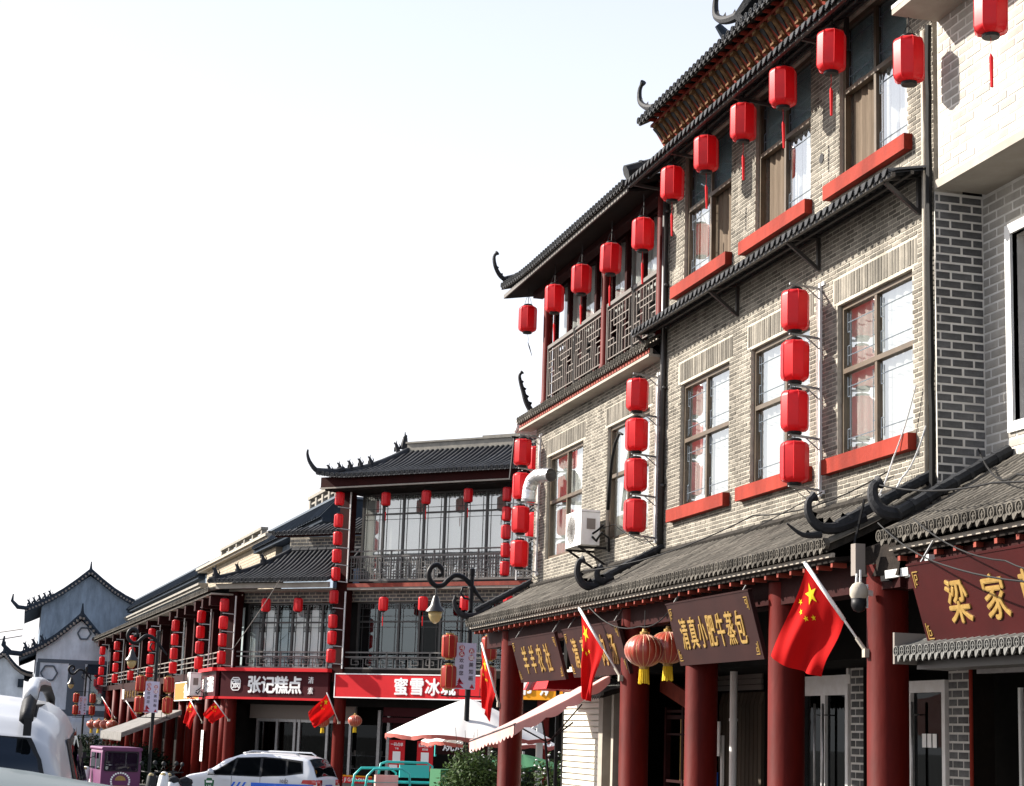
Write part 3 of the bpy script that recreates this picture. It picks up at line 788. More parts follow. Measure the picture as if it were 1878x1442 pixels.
horn(B1, [(23.9, 0.9, 3.82), (23.9, 0.984, 3.854), (23.9, 1.001, 3.954), (23.9, 0.934, 4.022)], 0.057, 0.030)
horn(B1, [(30.88, 0.75, 3.88), (30.88, 1.002, 3.729), (30.88, 1.212, 3.712), (30.88, 1.338, 3.796), (30.88, 1.397, 3.939), (30.88, 1.363, 4.023)], 0.070, 0.030, fins=True)
for s in (15.82, 18.2, 20.74, 23.23, 29.6):
    c = MB().lathe((s, .65, 0), [(.30, -.05), (.30, .12), (.24, .2), (.195, .26), (.195, 3.4)], 28).build('arcade_column', MT['redcol'], B1, 'auto')
mb = MB(); mb.box((15.3, .52, 3.16), (30.9, .78, 3.43)); mb.build('arcade_beam', MT['redwood'], B1)
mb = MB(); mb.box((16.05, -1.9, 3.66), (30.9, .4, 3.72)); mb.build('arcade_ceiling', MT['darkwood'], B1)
mb = MB(); mb.hexa([(15.3, .2, 3.26), (16.05, .2, 3.24), (16.05, .86, 3.30), (15.3, .80, 3.27), (15.3, .1, 3.86), (16.05, .1, 3.84), (16.05, .80, 3.58), (15.3, .74, 3.62)]); mb.build('gutter_block', MT['concrete'], B1)
# ---- recessed shop fronts
O = -1.8
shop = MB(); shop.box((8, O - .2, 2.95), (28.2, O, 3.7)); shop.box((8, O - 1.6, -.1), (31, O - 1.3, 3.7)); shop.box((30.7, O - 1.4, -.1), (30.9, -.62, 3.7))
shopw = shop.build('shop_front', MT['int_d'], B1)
for (a, b) in ((18.75, 19.25), (21.45, 21.85)):
    pier = MB().box((a, O - .25, 0), (b, O - .02, 2.95)).build('brick_pier', MT['mortar_w'], B1)
    MB().box((a - .03, O - .3, 0), (a - .002, O, 2.95)).build('pier_side_darkener', MT['darkwood'], B1)  # dark sheet added to keep the pier's near side dark
    pieces(pier, 'brick', unit_brick(MT['brick_d']), brick_mats(a, b, 0, 2.95, [], .24, .085, .014, o=O - .02))
def glass_door(s0, s1, leaves, top=2.5, fr=.08):
    f = MB(); f.box((s0, O - .12, 0), (s0 + fr, O - .02, top)); f.box((s1 - fr, O - .12, 0), (s1, O - .02, top)); f.box((s0 + fr, O - .12, top - .14), (s1 - fr, O - .02, top))
    w = (s1 - s0 - 2 * fr) / leaves
    for i in range(1, leaves): f.box((s0 + fr + i * w - .07, O - .115, 0), (s0 + fr + i * w + .07, O - .025, top - .14))
    d = f.build('shop_door', MT['whiteg'], B1)
    for i in range(leaves): MB().box((s0 + fr + i * w, O - .075, .02), (s0 + fr + (i + 1) * w, O - .065, top - .14)).build('pane', GL['dark'], d)
    for i in range(leaves):
        sx = s0 + fr + (i + (.82 if i % 2 == 0 else .2)) * w
        h = MB(); h.tube([(sx, O + .03, .8), (sx, O + .03, 2.25)], .018, 8)
        for z in (.95, 2.1): h.tube([(sx, O - .06, z), (sx, O + .03, z)], .01, 6)
        h.build('pull_handle', MT['steel'], d, True)
    return d
d1 = glass_door(19.35, 20.28, 1); d2 = glass_door(21.95, 23.5, 2)
tb = MB(); tb.box((21.9, O - .1, 2.5), (23.6, O - .03, 2.62)); tb.box((21.9, O - .1, 2.9), (23.6, O - .03, 2.98)); tb.box((21.95, O - .09, 2.62), (22.01, O - .03, 2.9)); tb.build('transom_frame', MT['whiteg'], B1)
nt_ = MB()
for i in range(3): nt_.box((19.62 + .13 * i, O - .058, 1.72), (19.72 + .13 * i, O - .055, 1.88))
nt_.build('paper_notice', MT['letter'], d1)
# roller shutter with plank door below
sh = MB()
for i in range(6): sh.box((24.85, O - .06, 2.47 + .085 * i), (26.6, O - .03 + .008 * (i % 2), 2.545 + .085 * i))
sh.build('roller_shutter', MT['rail'], B1)
pk = [TRS((24.95 + .155 * i, O - .07, 1.22), None, (.14, .05, 2.44)) for i in range(11)]
pdoor = MB().box((24.85, O - .14, 0), (26.6, O - .1, 2.46)).build('plank_door', MT['darkwood'], B1)
pieces(pdoor, 'plank', unit_brick(MT['wood']), pk)
mb = MB(); mb.tube([(24.6, O + .5, 0), (24.6, O + .5, 2.95)], .055, 10); mb.tube([(24.6, O + .5, 2.0), (24.6, O + .5, 2.04)], .065, 10); mb.build('white_pipe', MT['white'], B1, 'auto')
# red screen kiosk between the columns
kk = MB(); o = -1.1
for s in (25.33, 26.05, 26.80): kk.box((s - .04, o - .04, 0), (s + .04, o + .04, 2.2))
kk.box((25.3, o - .03, 2.02), (26.83, o + .03, 2.08)); kk.box((25.3, o - .03, 2.12), (26.83, o + .03, 2.16)); kk.box((25.3, o - .03, 1.78), (26.83, o + .03, 1.81)); kk.box((25.3, o - .03, 1.08), (26.83, o + .03, 1.12))
kio = kk.build('timber_screen', MT['maroon'], B1)
MB().bar((26.95, o + .05, 2.56), (25.1, o + .05, 2.14), .06, .24).build('slanted_board', MT['band'], kio)
lp = MB(); lattice_panel(lp, 25.74, 26.16, 1.12, 2.02, o + .01, .02, .14); lp.build('gilt_lattice', MT['gold'], kio)
wb = MB(); wb.box((26.25, o - .5, 0), (26.32, o - .46, 2.1)); wb.box((26.45, o - .5, 0), (26.54, o - .46, 2.1)); wb.box((25.45, o - .4, 0), (25.50, o - .36, 1.8)); wb.box((25.36, o - .3, 1.5), (25.52, o - .28, 2.0)); wb.build('white_strip', MT['letter'], kio)
# white slatted end shutter and its cream post
sl = MB(); sl.box((28.45, -.72, 0), (30.88, -.66, 2.9))
ws = sl.build('slatted_wall', MT['siding'], B1)
pieces(ws, 'slat', unit_brick(MT['siding']), [TRS((29.72, -.64, .07 + .098 * i), None, (2.3, .05, .088)) for i in range(29)])
mb = MB(); mb.box((28.2, -.7, 0), (28.42, -.5, 2.6)); mb.box((27.95, -.75, 0), (28.06, -.6, 2.5)); mb.build('cream_post', MT['soffit'], B1)
MB().box((27.0, -.75, 0), (28.2, -.7, 2.9)).build('shop_wall', MT['darkwood'], B1)
sa = tile_roof(B1, 'shop_awning', 26.2, 27.6, .15, 2.36, -.45, 2.58, sp=.115, mat='tile_l', r=.042, sag=.01)
mb = MB(); mb.box((26.4, O + .02, .9), (26.9, O + .4, 1.25)); mb.build('blue_crate', MT['pblue'], B1)
# dark opening at the right with a fretwork leaf and red pole
fl = MB(); lattice_panel(fl, 17.65, 18.05, 0.4, 2.35, O - .3, .02, .13)
fo = fl.build('fretwork_leaf', MT['rail'], B1)
mb = MB(); mb.box((18.12, O - .32, .3), (18.17, O - .28, 2.4)); mb.build('white_edge_strip', MT['white'], B1)
mb = MB(); mb.tube([(18.52, O + .1, 0), (18.52, O + .1, 2.6)], .022, 8); mb.build('red_pole', MT['sill'], B1)
mb = MB(); mb.box((17.2, O - .1, 2.55), (18.6, O - .02, 2.68)); mb.box((16.5, O - .1, 2.6), (18.5, O - .05, 2.63)); mb.build('door_head', MT['steel'], B1)

# ================================================================== neighbouring building at the right edge (wall X = 9.03)
B2 = thing('corner_house', 'pale washed-brick house with projecting upper bay at the right edge of the photo', 'building', (9.03, 0, 0), PI / 2)
WN = [(13.4, 15.46, 4.83, 6.70)]
mb = MB(); wall_slab(mb, 8.5, 16.03, 4.2, 7.3, WN, -.3, 0); w = mb.build('wall', MT['mortar_w'], B2)
pieces(w, 'brick', unit_brick(MT['brick_p']), brick_mats(11.5, 16.02, 4.2, 7.26, [(13.3, 15.56, 4.73, 6.8)], .30, .082, .012), 300)
window(B2, *WN[0], o=-.14, frame='frame_d', panes=('dark',) * 4, curtain=None, lattice=False)
mb = MB()
mb.box((13.3, -.05, 4.73), (15.56, .03, 4.83)); mb.box((13.3, -.05, 6.7), (15.56, .03, 6.8)); mb.box((15.46, -.05, 4.83), (15.56, .03, 6.7)); mb.box((13.3, -.05, 4.83), (13.4, .03, 6.7))
mb.build('window_surround', MT['white'], B2)
rw = MB().box((0, -.2, 4.1), (.53, 0, 7.24)).build('return_wall', MT['mortar_w'], B2, M=Matrix.Translation((16.03, 0, 0)) @ Matrix.Rotation(PI / 2, 4, 'Z'))
pieces(rw, 'brick', unit_brick(MT['brick_d']), brick_mats(.005, .53, 4.1, 7.24, [], .235, .077, .012))  # shade of this face is also put into its darker brick colour
bay = MB().box((8.5, .01, 7.28), (15.93, .54, 10.6)).build('bay', MT['mortar_w'], B2)
pieces(bay, 'brick', unit_brick(MT['brick_p']), brick_mats(11.2, 15.92, 7.36, 10.2, [], .30, .082, .010, o=.54, proud=.004), 300)
MB().box((8.5, .0, 7.24), (15.95, .565, 7.33)).build('bay_soffit', MT['soffit'], B2)
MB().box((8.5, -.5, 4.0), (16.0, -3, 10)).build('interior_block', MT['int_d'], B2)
ev = MB().box((8.5, .54, 9.0), (15.9, 1.06, 9.06)).build('eave_soffit', MT['soffit'], B2)
MB().box((8.5, 1.0, 9.062), (15.9, 1.065, 9.10)).build('eave_edge', MT['white'], ev)
fb = MB(); fb.hexa([(8.5, .5, 9.1), (15.88, .5, 9.1), (15.88, .92, 9.1), (8.5, .92, 9.1), (8.5, .5, 9.5), (15.95, .5, 9.5), (15.95, 1.05, 9.5), (8.5, 1.05, 9.5)])
fb = fb.build('eave_frieze', MT['band'], B2)
pieces(fb, 'bracket_gap_shade', pd, [TRS((15.75 - .245 * i, .93, 9.16), None, (1, 1, 1.1)) for i in range(18)])
tile_roof(B2, 'eave_roof', 8.5, 16.0, 1.2, 9.56, .4, 10.1, mat='tile_d', rods=True)
# its arcade roof
ar2 = tile_roof(B2, 'arcade_roof', 8.5, 15.45, 1.43, 3.62, .0, 4.45, sp=.147, mat='tile', limit=220, hipL=.0, r=.052, sag=.03)
MB().box((8.5, 1.33, 3.495), (15.4, 1.37, 3.535)).build('fascia', MT['soffit'], ar2)
mb = MB(); mb.hexa([(8.5, -.3, 3.68), (15.4, -.3, 3.68), (15.4, 1.33, 3.45), (8.5, 1.33, 3.45), (8.5, -.3, 3.72), (15.4, -.3, 3.72), (15.4, 1.33, 3.49), (8.5, 1.33, 3.49)]); mb.build('arcade_soffit', MT['darkwood'], ar2)
re = MB(); s = 9.0
while s < 15.3: re.box((s - .024, 1.15, 3.40), (s + .024, 1.32, 3.445)); s += .35
re.build('rafter_end', MT['band'], ar2, kind='stuff')
tile_roof(B2, 'valley_roof', 15.45, 16.03, .55, 4.12, .0, 4.45, sp=.14, mat='tile', r=.046, ends=False)
ridge_run(B2, (15.55, .02, 4.56), (15.45, 1.25, 3.86), .06)
horn(B2, [(15.5, 0.95, 4.0), (15.5, 1.177, 3.882), (15.542, 1.345, 3.882), (15.584, 1.429, 3.983), (15.601, 1.429, 4.118), (15.601, 1.362, 4.168)], 0.083, 0.038, fins=False)
mb = MB(); mb.box((8.5, 1.0, 3.14), (15.3, 1.25, 3.44)); mb.build('arcade_beam', MT['redwood'], B2)
na = tile_roof(B2, 'shop_awning', 9.5, 15.0, 1.5, 2.54, 1.0, 2.72, sp=.115, mat='tile_l', r=.042, sag=.01)
MB().box((15.0, 1.0, 2.44), (15.03, 1.52, 2.72)).build('awning_board', MT['rail_l'], na)
MB().box((9.5, 1.0, 2.4), (15.0, 1.3, 2.47)).build('awning_batten', MT['frame_d'], na)
# ================================================================== angled corner building across the side street
B3 = thing('timber_shop_building', 'dark red timber-framed corner building of two and three storeys with shop signs over its arcade', 'building', (10.4086, 63.0306, 0), math.radians(134))
G = -.75
def strip_window(parent, s0, s1, z0, z1, zt, n, o, pane, curtain, top_fret=True, fret=False):
    f = MB(); w = (s1 - s0) / n
    for i in range(n + 1): f.box((s0 + i*w - .04, o - .06, z0), (s0 + i*w + .04, o + .02, z1))
    for z in (z0, zt, z1 - .05): f.box((s0, o - .055, z), (s1, o + .015, z + .06))
    ww = f.build('window', MT['frame_d'], parent)
    for i in range(n):
        a, b = s0 + i*w + .04, s0 + (i+1)*w - .04
        MB().box((a, o - .03, z0 + .06), (b, o - .022, zt)).build('pane', GL[pane[i % len(pane)]], ww)
        MB().box((a, o - .03, zt + .06), (b, o - .022, z1 - .05)).build('pane', GL[pane[i % len(pane)]], ww)
    t = .018; l = MB()
    for i in range(n):
        a, b = s0 + i*w + .04, s0 + (i+1)*w - .04
        for (p, q) in ((z0 + .06, zt), (zt + .06, z1 - .05)):
            for x in (a + .12, b - .12): l.box((x - t/2, o - .018, p), (x + t/2, o - .008, q))
            for z in (p + .16, q - .16): l.box((a, o - .016, z - t/2), (b, o - .010, z + t/2))
            if fret:
                for x in (a + .06, b - .06):
                    for z in (p + .30, q - .30): l.box((x - .06, o - .014, z - t/2), (x + .06, o - .006, z + t/2)); 
                    l.box((x - t/2, o - .014, p + .1), (x + t/2, o - .006, p + .30)); l.box((x - t/2, o - .014, q - .30), (x + t/2, o - .006, q - .1))
        if top_fret:
            for k in range(4):
                x = a + (b - a) * (k + .5) / 4
                l.box((x - .06, o + .005, z1 - .14), (x + .06, o + .02, z1 - .115)); l.box((x - .06, o + .005, z1 - .24), (x - .04, o + .02, z1 - .05)); l.box((x + .04, o + .005, z1 - .19), (x + .06, o + .02, z1 - .05))
    l.build('lattice', MT['frame_d' if not fret else 'darkwood'], ww)
    if curtain:
        MB().grid(lambda u, v: (s0 + (s1 - s0) * u, o - .14 + .03 * math.sin(u * (s1 - s0) * 19) * math.sin(u * 9.7), z0 + .03 + (z1 - z0 - .1) * v), int(16 * n), 1).build('curtain', MT[curtain], ww, True)
    return ww
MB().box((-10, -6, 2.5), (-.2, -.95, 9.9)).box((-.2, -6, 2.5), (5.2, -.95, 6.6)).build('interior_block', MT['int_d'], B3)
strip_window(B3, -9.0, -.45, 6.75, 9.86, 9.12, 10, -.55, ('sky',), 'curt')
strip_window(B3, -9.0, -.45, 3.75, 6.08, 5.38, 10, -.55, ('tint', 'tint', 'dark', 'tint'), None)
strip_window(B3, .45, 4.45, 3.75, 6.06, 5.36, 6, -.55, ('tint', 'clear', 'clear'), 'curt_g', fret=True)
bb = MB().box((-9.5, -.7, 6.1), (4.6, -.42, 6.46)).build('brick_band', MT['mortar'], B3)
pieces(bb, 'brick', unit_brick(MT['brick_d']), brick_mats(-9.5, 4.6, 6.1, 6.46, [], .26, .10, .018, o=-.42), 0, 'brick')
MB().box((-9.5, -.6, 6.46), (.2, .12, 6.54)).box((.2, -.6, 6.46), (4.9, .12, 6.54)).build('floor_soffit', MT['soffit'], B3)
MB().box((-9.5, -.6, 6.545), (.05, .14, 6.68)).build('floor_edge', MT['band'], B3)
MB().box((-9.5, -.6, 3.5), (4.9, .05, 3.74)).build('floor_slab', MT['darkwood'], B3)
for (s0, s1, z) in ((-9.2, -.35, 6.76), (-9.2, -.35, 3.76), (.4, 4.5, 3.76)):
    hi = z > 5
    r = MB(); 
    for zz in ((z + 1.04, z + .86, z + .02) if hi else (z + .56, z + .40, z + .02)): r.bar((s0, .02, zz), (s1, .02, zz), .05)
    k = max(1, int(round((s1 - s0) / 1.7)))
    for i in range(k + 1): r.bar((s0 + (s1 - s0) * i / k, .02, z), (s0 + (s1 - s0) * i / k, .02, z + (1.05 if hi else .58)), .05)
    rr = r.build('balcony_rail', MT['rail'], B3)
    lp = MB()
    if hi: lattice_panel(lp, s0, s1, z + .06, z + .82, .02, .028, .42)
    else:
        w = .62; n = int((s1 - s0) / w)
        for i in range(n):
            a = s0 + i * w
            for (p, q) in (((0, 0), (0, .3)), ((0, .3), (.5, .3)), ((.5, .3), (.5, .1)), ((.2, .1), (.5, .1)), ((.2, .1), (.2, .22)), ((.2, .22), (.36, .22))):
                lp.bar((a + p[0], .02, z + .04 + p[1]), (a + q[0], .02, z + .04 + q[1]), .022)
    lp.build('fret_panel', MT['rail'], rr)
for (s0, s1, z) in ((-.38, .05, 9.9), (4.45, 4.85, 6.46), (-8.4, -8.0, 9.9)): MB().box((s0, -.2, 3.3), (s1, .16, z)).build('timber_post', MT['redwood'], B3)
for s in (-.2, 4.62, -8.3): MB().lathe((s, -.05, G), [(.3, 0), (.3, .1), (.215, .2), (.205, 3.6)], 18).build('arcade_column', MT['redcol'], B3, 'auto')
# roofs
def hip_beasts(parent, p0, p1, n, h):
    mb = MB(); p0 = Vector(p0); p1 = Vector(p1)
    for i in range(n): q = p0.lerp(p1, i / max(1, n - 1)); beast(mb, q, h, (.8, .3))
    mb.build('ridge_beast', MT['horn'], parent, 'auto')
r1 = tile_roof(B3, 'main_roof', -9.5, .5, 1.05, 10.32, -2.1, 11.62, sp=.21, mat='tile_d', rods=True, hipL=1.75, sag=.22, lift=lambda s: .16 * max(0, (s + 1.0) / 1.5) ** 2, r=.075)
MB().box((-9.5, .78, 9.98), (.45, .84, 10.34)).build('eave_fascia', MT['redwood'], r1)
MB().box((-9.5, .72, 9.93), (.48, .86, 9.978)).build('eave_batten', MT['soffit'], r1)
MB().box((-9.5, -.6, 9.88), (.3, .78, 9.96)).build('eave_soffit', MT['darkwood'], r1)
MB().box((.3, -3, 9.98), (.45, .78, 10.27)).build('side_fascia', MT['redwood'], r1)
tile_roof(B3, 'back_roof', -9.5, -1.2, -5.2, 10.3, -2.1, 11.62, sp=.3, mat='tile_d', rods=True, ends=False)
rg = MB(); rg.box((-9.5, -2.22, 11.58), (-1.2, -1.98, 11.88)); rg.box((-9.5, -2.27, 11.88), (-1.15, -1.93, 11.94)); rg.box((-9.5, -2.05, 11.94), (-4.4, -1.95, 12.0)); rg.build('ridge', MT['drybr'], B3)
rb = MB(); beast(rb, (-1.0, -2.1, 11.7), .62, (-.4, .2)); beast(rb, (-.7, -2.0, 11.62), .4, (.8, .2)); rb.build('ridge_beast', MT['horn'], B3, 'auto')
hip_ridge(r1, .5, 1.75, 1.05, 10.32, -2.1, 11.62, .22, .12, lambda s: .16 * max(0, (s + 1.0) / 1.5) ** 2)
horn(B3, [(-.05, .2, 10.68), (.2, .65, 10.52), (.5, 1.0, 10.55), (.75, 1.12, 10.84), (.84, 1.18, 11.12), (.82, 1.2, 11.3)], .13, .03, fins=False, curl=False)
hip_beasts(B3, (.28, .65, 10.52), (-.50, -.70, 10.98), 5, .34)
r2 = tile_roof(B3, 'corner_roof', .0, 5.25, .85, 6.78, -1.2, 8.0, sp=.2, mat='tile_d', rods=True, hipL=2.1, sag=.16, r=.072)
MB().box((.0, .6, 6.52), (5.05, .7, 6.7)).build('eave_soffit', MT['soffit'], r2)
hip_ridge(r2, 5.25, 2.1, .85, 6.78, -1.2, 8.0, .16, .1)
ridge_run(B3, (.0, -1.2, 8.05), (3.15, -1.2, 8.05), .1)
cb = MB(); beast(cb, (5.1, .72, 6.86), .5, (.6, .4)); beast(cb, (4.55, .15, 7.1), .42, (.6, .4)); beast(cb, (3.9, -.45, 7.5), .42, (.6, .4)); cb.build('ridge_beast', MT['horn'], B3, 'auto')
ub = MB().box((-.1, -3.5, 7.6), (3.5, -1.5, 8.56)).build('upper_wall', MT['mortar'], B3)
pieces(ub, 'brick', unit_brick(MT['brick_d']), brick_mats(-.1, 3.5, 7.9, 8.5, [], .26, .10, .018, o=-1.5), 0, 'brick')
tile_roof(B3, 'upper_roof', -.1, 3.95, -1.05, 8.66, -4.2, 10.5, sp=.2, mat='tile_d', rods=True, hipL=8.0, sag=.12, r=.07)
MB().box((-.1, -1.3, 8.55), (3.9, -1.1, 8.62)).build('upper_soffit', MT['redwood'], B3)
# recessed shops behind the arcade
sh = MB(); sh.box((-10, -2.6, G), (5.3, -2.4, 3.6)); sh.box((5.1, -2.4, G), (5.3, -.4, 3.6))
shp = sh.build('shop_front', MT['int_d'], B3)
MB().box((.1, -1.5, 2.0), (4.8, -1.35, 2.62)).build('shutter_box', MT['rail_l'], B3)
f = MB()
for s in (4.45, 3.55, 2.75, 2.55, 1.3, .3): f.box((s - .05, -1.5, G), (s + .05, -1.38, 2.02))
for s in (-.95, -1.35): f.box((s - .06, -1.5, G), (s + .06, -1.36, 2.4))
f.box((.3, -1.5, 1.9), (4.5, -1.4, 2.0)); f.build('shop_frame', MT['steel'], B3)
for (a, b) in ((.3, 1.3), (1.3, 2.55), (2.75, 3.55), (3.55, 4.45), (-.95, .1)): MB().box((a + .06, -1.46, G), (b - .06, -1.45, 1.88)).build('shop_pane', GL['dark'], B3)
cu = MB()
for i in range(7): cu.box((2.8 + .22 * i, -1.75, G), (2.8 + .22 * i + .09, -1.7, 1.9))
cu.build('door_curtain', MT['curt_b'], B3)
sf = MB()
for z in (-.1, .35, .8): sf.box((-.9, -1.9, z), (1.25, -1.6, z + .03))
shf = sf.build('display_shelf', MT['steel'], B3)
it = MB()
for z in (-.07, .38, .83):
    for i in range(14):
        if random.random() < .8: x = -.85 + .15 * i; it.box((x, -1.8, z), (x + .09, -1.66, z + random.uniform(.06, .2)))
it.build('shelf_goods', MT['rail_l'], shf, kind='stuff')
ct = MB().box((-.95, -1.36, G), (1.6, -1.1, .12)).build('counter', MT['rail'], B3)
MB().box((-.95, -1.1, -.12), (1.6, -1.08, .1)).build('counter_sign', MT['signred'], ct)
mb = MB(); put_text(mb, 'ZHANG JI GAO DIAN', facing(.05, -1.08, -.02), .18); mb.build('lettering', MT['letter'], ct)
MB().box((-.95, -1.11, .1), (1.6, -1.07, .15)).build('counter_edge', MT['amber'], ct)
ib = MB(); ib.box((-6.5, -1.5, 1.75), (-1.5, -1.4, 2.1)); ib.build('inner_banner', MT['maroon'], B3)
tb = MB(); tb.box((-7, -1.2, 2.2), (-1.3, -1.1, 2.62)); tb.box((-7, -1.15, 1.98), (-1.3, -1.05, 2.16)); ib2 = tb.build('shop_valance', MT['signmar'], B3)

# ================================================================== long row beyond it
B4 = thing('shop_row', 'long two-storey timber shop row receding down the street with red posts and grey upper roofs', 'building', (6.9957, 66.5648, 0), math.radians(93))
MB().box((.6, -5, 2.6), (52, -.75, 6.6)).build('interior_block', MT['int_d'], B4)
posts = [.15, 2.0, 3.9, 6.6, 8.9, 11.2, 15, 19.2, 23, 27.1, 30.8, 34.7, 38.8, 42.8, 46.6, 50.6]
for i, s in enumerate(posts):
    MB().box((s - .16, -.35, 3.4), (s + .16, .0, 6.3)).build('timber_post', MT['redwood' if i % 2 == 0 else 'maroon'], B4)
    MB().box((s - .18, -.3, 5.95), (s + .18, .72, 6.3)).build('bracket_beam', MT['maroon'], B4)
    MB().lathe((s, -.1, G), [(.22, 0), (.2, 4.2)], 12).build('arcade_column', MT['redcol'], B4, True)
for a, b in zip(posts[:-1], posts[1:]):
    n = max(2, int((b - a) / 1.0)); f = MB(); w = (b - a - .32) / n
    for i in range(n + 1): f.box((a + .16 + i * w - .03, -.42, 3.75), (a + .16 + i * w + .03, -.34, 6.0))
    for z in (3.75, 5.3, 5.95): f.box((a + .16, -.42, z), (b - .16, -.35, z + .06))
    wd = f.build('window', MT['frame'], B4)
    MB().box((a + .16, -.40, 3.8), (b - .16, -.39, 5.95)).build('pane', GL['tint'], wd)
    MB().box((a + .16, -.62, 3.8), (b - .16, -.6, 5.95)).build('curtain', MT['curt_g'], wd)
    r = MB()
    for z in (3.95, 4.15, 4.35): r.bar((a, .04, z), (b, .04, z), .04)
    r.bar(((a + b) / 2, .04, 3.7), ((a + b) / 2, .04, 4.36), .04); r.build('balcony_rail', MT['rail_l'], B4)
MB().box((0, -.5, 3.45), (52, .06, 3.72)).build('floor_slab', MT['maroon'], B4)
r4 = tile_roof(B4, 'eave_roof', -.3, 52, .85, 6.48, -2.6, 7.4, sp=.25, mat='tile', rods=True, sag=.03, r=.08)
MB().box((-.3, -.4, 6.32), (52, .76, 6.38)).build('eave_soffit', MT['soffit'], r4)
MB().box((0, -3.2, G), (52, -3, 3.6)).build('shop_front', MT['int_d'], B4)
# upper storey set back, its roof edges in three steps
uw = MB().box((14, -7, 6.4), (34.5, -4.1, 10.0)).build('upper_wall', MT['beigej'], B4)
pieces(uw, 'brick', unit_brick(MT['beige']), brick_mats(14, 34.5, 7.0, 10.0, [], .42, .13, .02, o=-4.1), 0, 'brick')
MB().box((34.5, -7, 6.4), (72, -4.2, 9.9)).build('upper_wall', MT['hazewall'], B4)
MB().box((3.0, -8, 6.4), (14, -4.4, 9.7)).build('upper_wall', MT['hazewall'], B4)
def mansard(s0, s1, z0, z1, o):
    m_ = MB(); m_.hexa([(s0, o - 2, z0), (s1, o - 2, z0), (s1, o, z0), (s0, o, z0), (s0, o - 2.5, z1), (s1, o - 2.5, z1), (s1, o - .75, z1), (s0, o - .75, z1)])
    r_ = m_.build('mansard_roof', MT['tile_b'], B4)
    b_ = MB(); b_.box((s0 - .1, o - 2, z0 - .16), (s1 + .15, o - .12, z0 - .004)); b_.build('roof_moulding', MT['tile_b'], r_)
    t_ = MB(); t_.box((s0 - .1, o - 2.4, z1), (s1 + .2, o - .62, z1 + .09)); t_.build('roof_coping', MT['greytrim'], r_)
    tl = MB(); n = int((s1 - s0) / .5)
    for i in range(n): s = s0 + .25 + .5 * i; tl.tube([(s, o + .01, z0 + .03), (s, o - .74, z1 + .02)], .07, 5)
    tl.build('tile_row', MT['tile_b'], r_, kind='stuff')
mansard(3.0, 18.0, 9.75, 10.55, -3.7)
mansard(36.0, 72.0, 9.85, 10.6, -3.7)
cn = MB().box((14.5, -6, 10.0), (36, -3.8, 10.1)).box((14.5, -6, 10.1), (36, -3.68, 10.22)).build('cornice', MT['render'], B4)
MB().box((14.5, -5.8, 10.224), (36, -3.8, 10.32)).build('cornice_tiles', MT['tile'], cn)
MB().box((34, -6, 9.05), (72, -3.7, 9.2)).box((34, -6, 9.2), (72, -3.58, 9.32)).build('lower_cornice', MT['drybr'], B4)
for (a, b, z, h, n) in ((19.5, 31.5, 10.33, .55, 5), (3.2, 8.2, 10.64, .4, 4)):
    bl = MB()
    for i in range(n + 1): s = a + (b - a) * i / n; bl.box((s - .14, -4.6, z), (s + .14, -4.35, z + h))
    bl.box((a - .2, -4.65, z + h), (b + .2, -4.3, z + h + .13)); bl.box((a, -4.55, z + h * .45), (b, -4.4, z + h * .45 + .08)); bl.build('balustrade', MT['drybr'], B4)

